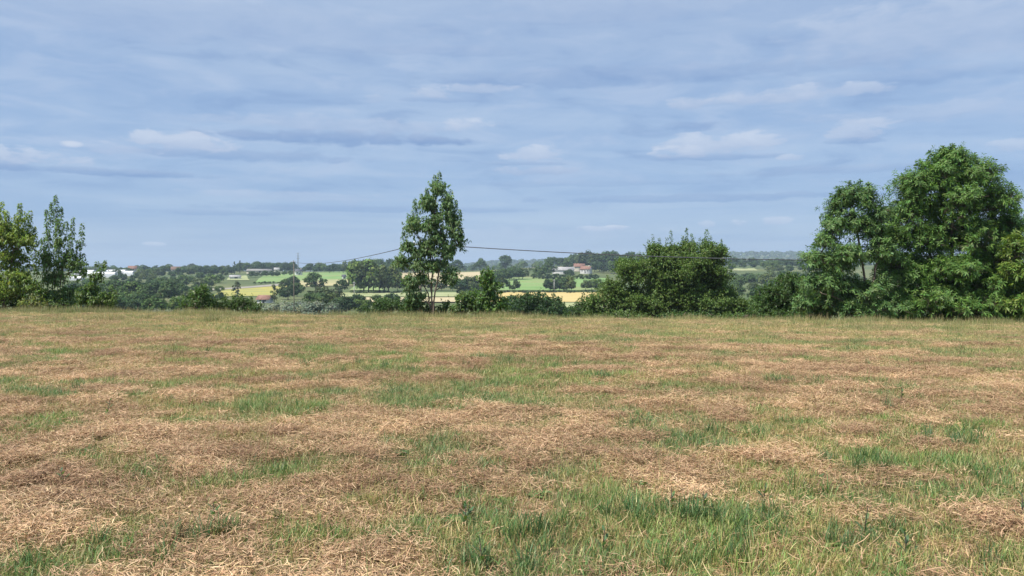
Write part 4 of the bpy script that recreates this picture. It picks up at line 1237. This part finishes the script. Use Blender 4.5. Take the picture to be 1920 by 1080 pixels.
def scatter(name, label, protos, P, scl, tint):
    n = len(P)
    me = bpy.data.meshes.new(name)
    me.vertices.add(n); me.vertices.foreach_set('co', np.asarray(P, np.float32).ravel())
    a = me.attributes.new('rot', 'FLOAT_VECTOR', 'POINT')
    rot = np.stack([RNG.normal(size=n) * .06, RNG.normal(size=n) * .06, RNG.random(n) * 6.283], -1).astype(np.float32)
    a.data.foreach_set('vector', rot.ravel())
    a = me.attributes.new('scl', 'FLOAT', 'POINT'); a.data.foreach_set('value', np.asarray(scl, np.float32))
    a = me.attributes.new('idx', 'INT', 'POINT'); a.data.foreach_set('value', RNG.integers(len(protos), size=n).astype(np.int32))
    a = me.attributes.new('tint', 'FLOAT_COLOR', 'POINT')
    c = np.ones((n, 4), np.float32); c[:, :3] = tint; a.data.foreach_set('color', c.ravel())
    o = link(name, me)
    tag(o, label, 'grass', None, 'stuff')
    ng = bpy.data.node_groups.new(name + '_scatter', 'GeometryNodeTree')
    ng.interface.new_socket('Geometry', in_out='INPUT', socket_type='NodeSocketGeometry')
    ng.interface.new_socket('Geometry', in_out='OUTPUT', socket_type='NodeSocketGeometry')
    N, L = ng.nodes, ng.links
    gi = N.new('NodeGroupInput'); go = N.new('NodeGroupOutput')
    jn = N.new('GeometryNodeJoinGeometry')
    for po in protos:
        oi = N.new('GeometryNodeObjectInfo'); oi.inputs['Object'].default_value = po; oi.inputs['As Instance'].default_value = True
        L.new(oi.outputs['Geometry'], jn.inputs[0])

    def na(nm, ty):
        q = N.new('GeometryNodeInputNamedAttribute'); q.data_type = ty; q.inputs['Name'].default_value = nm
        return q.outputs['Attribute']
    ip = N.new('GeometryNodeInstanceOnPoints')
    L.new(gi.outputs[0], ip.inputs['Points']); L.new(jn.outputs[0], ip.inputs['Instance'])
    ip.inputs['Pick Instance'].default_value = True
    L.new(na('idx', 'INT'), ip.inputs['Instance Index'])
    L.new(na('rot', 'FLOAT_VECTOR'), ip.inputs['Rotation'])
    L.new(na('scl', 'FLOAT'), ip.inputs['Scale'])
    L.new(ip.outputs[0], go.inputs[0])
    md = o.modifiers.new('scatter', 'NODES'); md.node_group = ng
    return o


def field_points(dens_near, dens_far, y0=2.6, y1=40.0):
    """random points on the field, thinner with distance"""
    out = []
    for a in np.arange(y0, y1, .5):
        yc = a + .25; hw = .70 * yc + 2.0
        dn = dens_near * (1 - sstep(yc, 6, 24)) + dens_far * sstep(yc, 6, 24)
        n = int(dn * hw * 2 * .5)
        out.append(np.stack([RNG.uniform(-hw, hw, n), RNG.uniform(a, a + .5, n)], -1))
    return np.concatenate(out)


# patches of green regrowth (+) and of cut straw (-) where the photo shows them: px, row, rx, ry, weight
PATCH = [(330, 745, 250, 20, .45), (630, 694, 130, 15, .5), (960, 742, 150, 16, .4), (700, 762, 120, 14, .35), (330, 795, 70, 22, .45), (560, 780, 110, 18, .3), (60, 825, 90, 26, .5), (120, 730, 60, 16, .35),
         (1250, 985, 130, 42, .6), (1040, 905, 170, 40, .4), (1650, 880, 80, 38, .5), (1180, 800, 70, 22, .35), (1770, 820, 90, 28, .45), (1460, 990, 60, 40, .5), (960, 1010, 70, 30, .4), (1240, 632, 90, 10, .35), (780, 615, 90, 9, .3),
         (1560, 650, 150, 12, .35), (920, 686, 30, 14, .5), (1035, 690, 24, 12, .5), (740, 696, 22, 14, .55), (480, 990, 70, 22, .25), (1340, 990, 40, 40, .4), (1620, 1030, 60, 30, .4), (1500, 800, 120, 18, .3), (1050, 720, 60, 14, .25), (420, 930, 100, 22, .2), (1480, 715, 50, 14, .4), (660, 845, 90, 20, .15),
         (250, 930, 270, 34, -.45), (690, 720, 100, 17, -.5), (1430, 745, 130, 34, -.5), (1800, 950, 170, 44, -.5), (930, 855, 110, 18, -.5), (110, 1010, 170, 60, -.4), (620, 910, 150, 40, -.35), (860, 965, 110, 16, -.45), (560, 825, 120, 26, -.35),
         (150, 680, 160, 14, -.35), (90, 775, 130, 16, -.4), (1000, 655, 170, 12, -.35), (1780, 705, 140, 18, -.35), (760, 800, 190, 22, -.35), (1820, 1050, 130, 40, -.35), (700, 1050, 80, 30, -.2), (1300, 850, 90, 16, -.3), (330, 850, 120, 24, -.25), (1450, 870, 60, 16, -.3)]
PW = []
for (px, row, rx, ry, w) in PATCH:
    q = hit(px, row, 2.5, 60); dd = q[1]
    PW.append((q[0], q[1], rx * dd / F, ry * dd * dd / (CAM_Z * F), w))


def green_raw(x, y):
    m = .34 * fbm(x * .5 + 3, y * .85, 41, 3, .55) + .66 * fbm(x * 1.7, y * 2.6, 51, 3, .6) + .36 * fbm(x * 5, y * 6.5, 55, 2) + .14 * fbm(x * .09, y * .12, 61, 2)
    for (cx, cy, rx, ry, w) in PW:
        m = m + .23 * w * np.exp(-(((x - cx) / rx)**2 + ((y - cy) / ry)**2))
    return m


_sx = RNG.uniform(-1, 1, 40000); _sy = RNG.uniform(3, 36, 40000)
_ref = np.sort(green_raw(_sx * (.65 * _sy), _sy))


def green_mask(x, y):                    # 0 = most strawy, 1 = greenest ground
    return np.searchsorted(_ref, green_raw(x, y)) / len(_ref)


def on_ground(P, lift=0.0):
    return np.concatenate([P, (ground(P[:, 0], P[:, 1]) + lift)[:, None]], 1)


def tints(P, lo, hi, s, seed):
    t = fbm(P[:, 0] * s, P[:, 1] * s, seed, 3)
    t = ((t - .3) / .4).clip(0, 1)[:, None]
    return np.asarray(lo) * (1 - t) + np.asarray(hi) * t


# cut straw lying everywhere but in the green
P = field_points(70, 40)
m = green_mask(P[:, 0], P[:, 1])
keep = RNG.random(len(P)) < ((1 - sstep(m, .20, .75)) * .82 + .13) * (1 - .75 * sstep(fbm(P[:, 0] * 2.6, P[:, 1] * 3.4, 121, 3), .60, .72)) * (1 - .45 * sstep(P[:, 1], 17, 32))
P = P[keep]; m = m[keep]
heap = .08 * sstep(.5 - m, 0, .4) * fbm(P[:, 0] * 1.5, P[:, 1] * 2, 71, 2)
T = tints(P, (.78, .68, .62), (1.28, 1.20, 1.09), 1.6, 91) * (.85 + .3 * RNG.random((len(P), 1)))
T = T * (.82 + .36 * fbm(P[:, 0] * 5, P[:, 1] * 6, 93, 2))[:, None]  # finer mottling: straw highlights put into the tint
T = T * (1 - .12 * sstep(P[:, 1], 14, 32)[:, None] * np.array([[0, -.5, -.2]]))
scatter('cut_straw', 'pinkish brown cut straw lying over the mown field', p_straw, np.concatenate([P, (ground(P[:, 0], P[:, 1]) + heap)[:, None]], 1), (.75 + .55 * RNG.random(len(P))), T)
# short dry stubble everywhere
P = field_points(70, 46)
m = green_mask(P[:, 0], P[:, 1])
keep = RNG.random(len(P)) < .38 + .42 * sstep(m, .15, .5) + .2 * sstep(P[:, 1], 14, 28)
P = P[keep]
T = tints(P, (.88, .88, .78), (1.26, 1.18, 1.02), .6, 95) * (1 + .12 * sstep(P[:, 1], 12, 28))[:, None]
scatter('stubble', 'short olive and tan stubble of the mown field', p_dry, on_ground(P), (.75 + .6 * RNG.random(len(P))) * (1 + .2 * sstep(P[:, 1], 8, 25)), T)
# green regrowth
P = field_points(110, 56)
m = green_mask(P[:, 0], P[:, 1])
keep = RNG.random(len(P)) < sstep(m, .40, .90) ** 1.1 * .72 + .09
P = P[keep]; m = m[keep]
T = tints(P, (.86, 1.0, 1.0), (1.22, 1.25, 1.02), .7, 97) * (.85 + .3 * RNG.random((len(P), 1)))
scatter('green_grass', 'green grass regrowing in patches through the straw', p_green, on_ground(P), (.6 + .55 * RNG.random(len(P))) * (.7 + .55 * sstep(m, .6, .98)), T)
# tall tufts
tuft = [(418, 1012, 5), (240, 1015, 3), (1000, 1005, 5), (960, 1020, 4), (1230, 985, 7), (1290, 975, 7), (1340, 985, 5), (1480, 1000, 5), (1440, 975, 4), (1625, 1035, 4), (1655, 890, 7), (1690, 880, 5), (1905, 905, 4), (742, 700, 5), (560, 690, 5), (920, 690, 5),
        (1036, 692, 4), (1740, 825, 6), (1780, 830, 5), (1340, 812, 4), (1180, 800, 4), (620, 690, 4), (80, 655, 4), (430, 785, 5), (1475, 720, 5), (1500, 720, 4), (1665, 725, 4), (305, 672, 4), (120, 735, 4), (1250, 830, 4), (1380, 835, 3), (500, 985, 3), (860, 980, 3), (1520, 940, 3),
        (890, 1065, 4), (1300, 1060, 5), (1240, 1055, 5), (80, 1070, 3), (340, 1065, 3), (1130, 690, 4), (1240, 640, 4), (640, 620, 4), (1700, 770, 4), (1080, 1010, 4), (1400, 1040, 4)]
Q = []
for (px, row, n) in tuft:
    q = hit(px, row, 2.5, 60)
    s = .012 * q[1] + .06
    Q.append(q[:2] + RNG.normal(size=(n, 2)) * np.array([[s * 1.4, s]]))
P = field_points(7, 2.5)
m = green_mask(P[:, 0], P[:, 1])
P = np.concatenate(Q + [P[RNG.random(len(P)) < sstep(m, .75, 1.0) * .40 + .02]])
T = tints(P, (.8, .85, .95), (1.2, 1.1, .9), 1.5, 98)
scatter('tall_grass', 'taller deep green grass tufts standing in the mown field', p_tall, on_ground(P), .45 + .5 * RNG.random(len(P)), T)
P = field_points(9, 2)
m = green_mask(P[:, 0], P[:, 1])
P = P[RNG.random(len(P)) < .25 + .6 * sstep(m, .5, .9)]
scatter('leafy_weeds', 'small broad-leaved weed rosettes low in the mown field', p_weed, on_ground(P, .012), .6 + .7 * RNG.random(len(P)), tints(P, (.75, .8, .8), (1.2, 1.1, .9), 1.2, 103))
P = field_points(5, 3)
scatter('seed_stems', 'thin dry seed stems standing over the mown field', p_stem, on_ground(P), .5 + .7 * RNG.random(len(P)), tints(P, (.8, .8, .8), (1.1, 1.1, 1.1), 1.2, 105))
# uncut fringe along the brow of the field
P = field_points(10, 24, 24, 42)
pr = .10 + .75 * sstep(P[:, 1] + 3 * (fbm(P[:, 0] * .3, P[:, 1] * .3, 33, 2) - .5), 28, 35)
P = P[RNG.random(len(P)) < pr]
T = tints(P, (.85, .9, .8), (1.15, 1.12, 1.0), .5, 99)
scatter('uncut_grass', 'dry upright uncut grass along the brow of the field', p_fringe, on_ground(P), (.4 + .6 * RNG.random(len(P))) * (.6 + 1.1 * sstep(fbm(P[:, 0] * .7, P[:, 1] * .5, 107, 3), .3, .75)), T)

# dark weed stalks standing in the field
def weed(px, row, h, label, nleaf):
    q = hit(px, row, 2.5, 60)
    r = thing('dock_weed', label, 'weed', q, 0)
    g = Geo(); ln = RNG.normal(size=2) * .08 * h
    g.tube([(0, 0, -.02), (ln[0] * .4, ln[1] * .4, h * .5), (ln[0], ln[1], h)], [.004, .0035, .002], 5)
    link('stalk', g.mesh('stalk', M['bark_dark']), r)
    t = np.linspace(.05, .9, nleaf); an = np.arange(nleaf) * 2.4
    B = np.stack([ln[0] * t, ln[1] * t, h * t], -1)
    A = np.stack([np.cos(an) * .6, np.sin(an) * .6, .8 + 0 * t], -1); S = np.stack([-np.sin(an), np.cos(an), 0 * t], -1)
    v, f, k = leaf_cards(B, A, S, .11 * (1.1 - t * .6), .026 * (1.1 - .5 * t), droop=.3, long=True)
    link('leaves', mesh_np('leaves', v, f, M['leaf'], np.repeat(tint_cols(nleaf, (.085, .15, .055), .15), k, 0)), r)


WL_ = 'dark upright dock stalk poking out of the cut straw'
for (px, row, h, n) in ((872, 990, .16, 8), (880, 985, .13, 6), (124, 918, .15, 7), (905, 1072, .19, 8), (1130, 1040, .15, 7), (1322, 960, .14, 6), (1432, 945, .15, 5), (1700, 1045, .16, 8), (1690, 760, .28, 6), (200, 790, .24, 6), (1917, 985, .2, 7), (1620, 1010, .2, 6), (1260, 960, .16, 6), (405, 985, .15, 6)):
    q_ = weed(px, row, h, WL_, n)
for o in [o for o in bpy.data.objects if o.get('label') == WL_]:
    o['group'] = 'dark dock stalks in the straw'

# ------------------------------------------------------------------ haze: pale even air round everything
g = Geo()
g.box(-10200, 10200, -120, 9900, -60, 125)
m = bpy.data.materials.new('haze_air'); m.use_nodes = True
m.node_tree.nodes.remove(m.node_tree.nodes['Principled BSDF'])
pv = m.node_tree.nodes.new('ShaderNodeVolumePrincipled')
pv.inputs['Color'].default_value = (.66, .82, 1.0, 1)
pv.inputs['Density'].default_value = 1.45e-4
pv.inputs['Anisotropy'].default_value = 0.0
m.node_tree.links.new(pv.outputs[0], m.node_tree.nodes['Material Output'].inputs['Volume'])
try:
    m.cycles.homogeneous_volume = True
except Exception:
    pass
tag(link('haze', g.mesh('haze', m)), 'thin blue summer haze filling the air over the valley', 'haze', None, 'stuff')
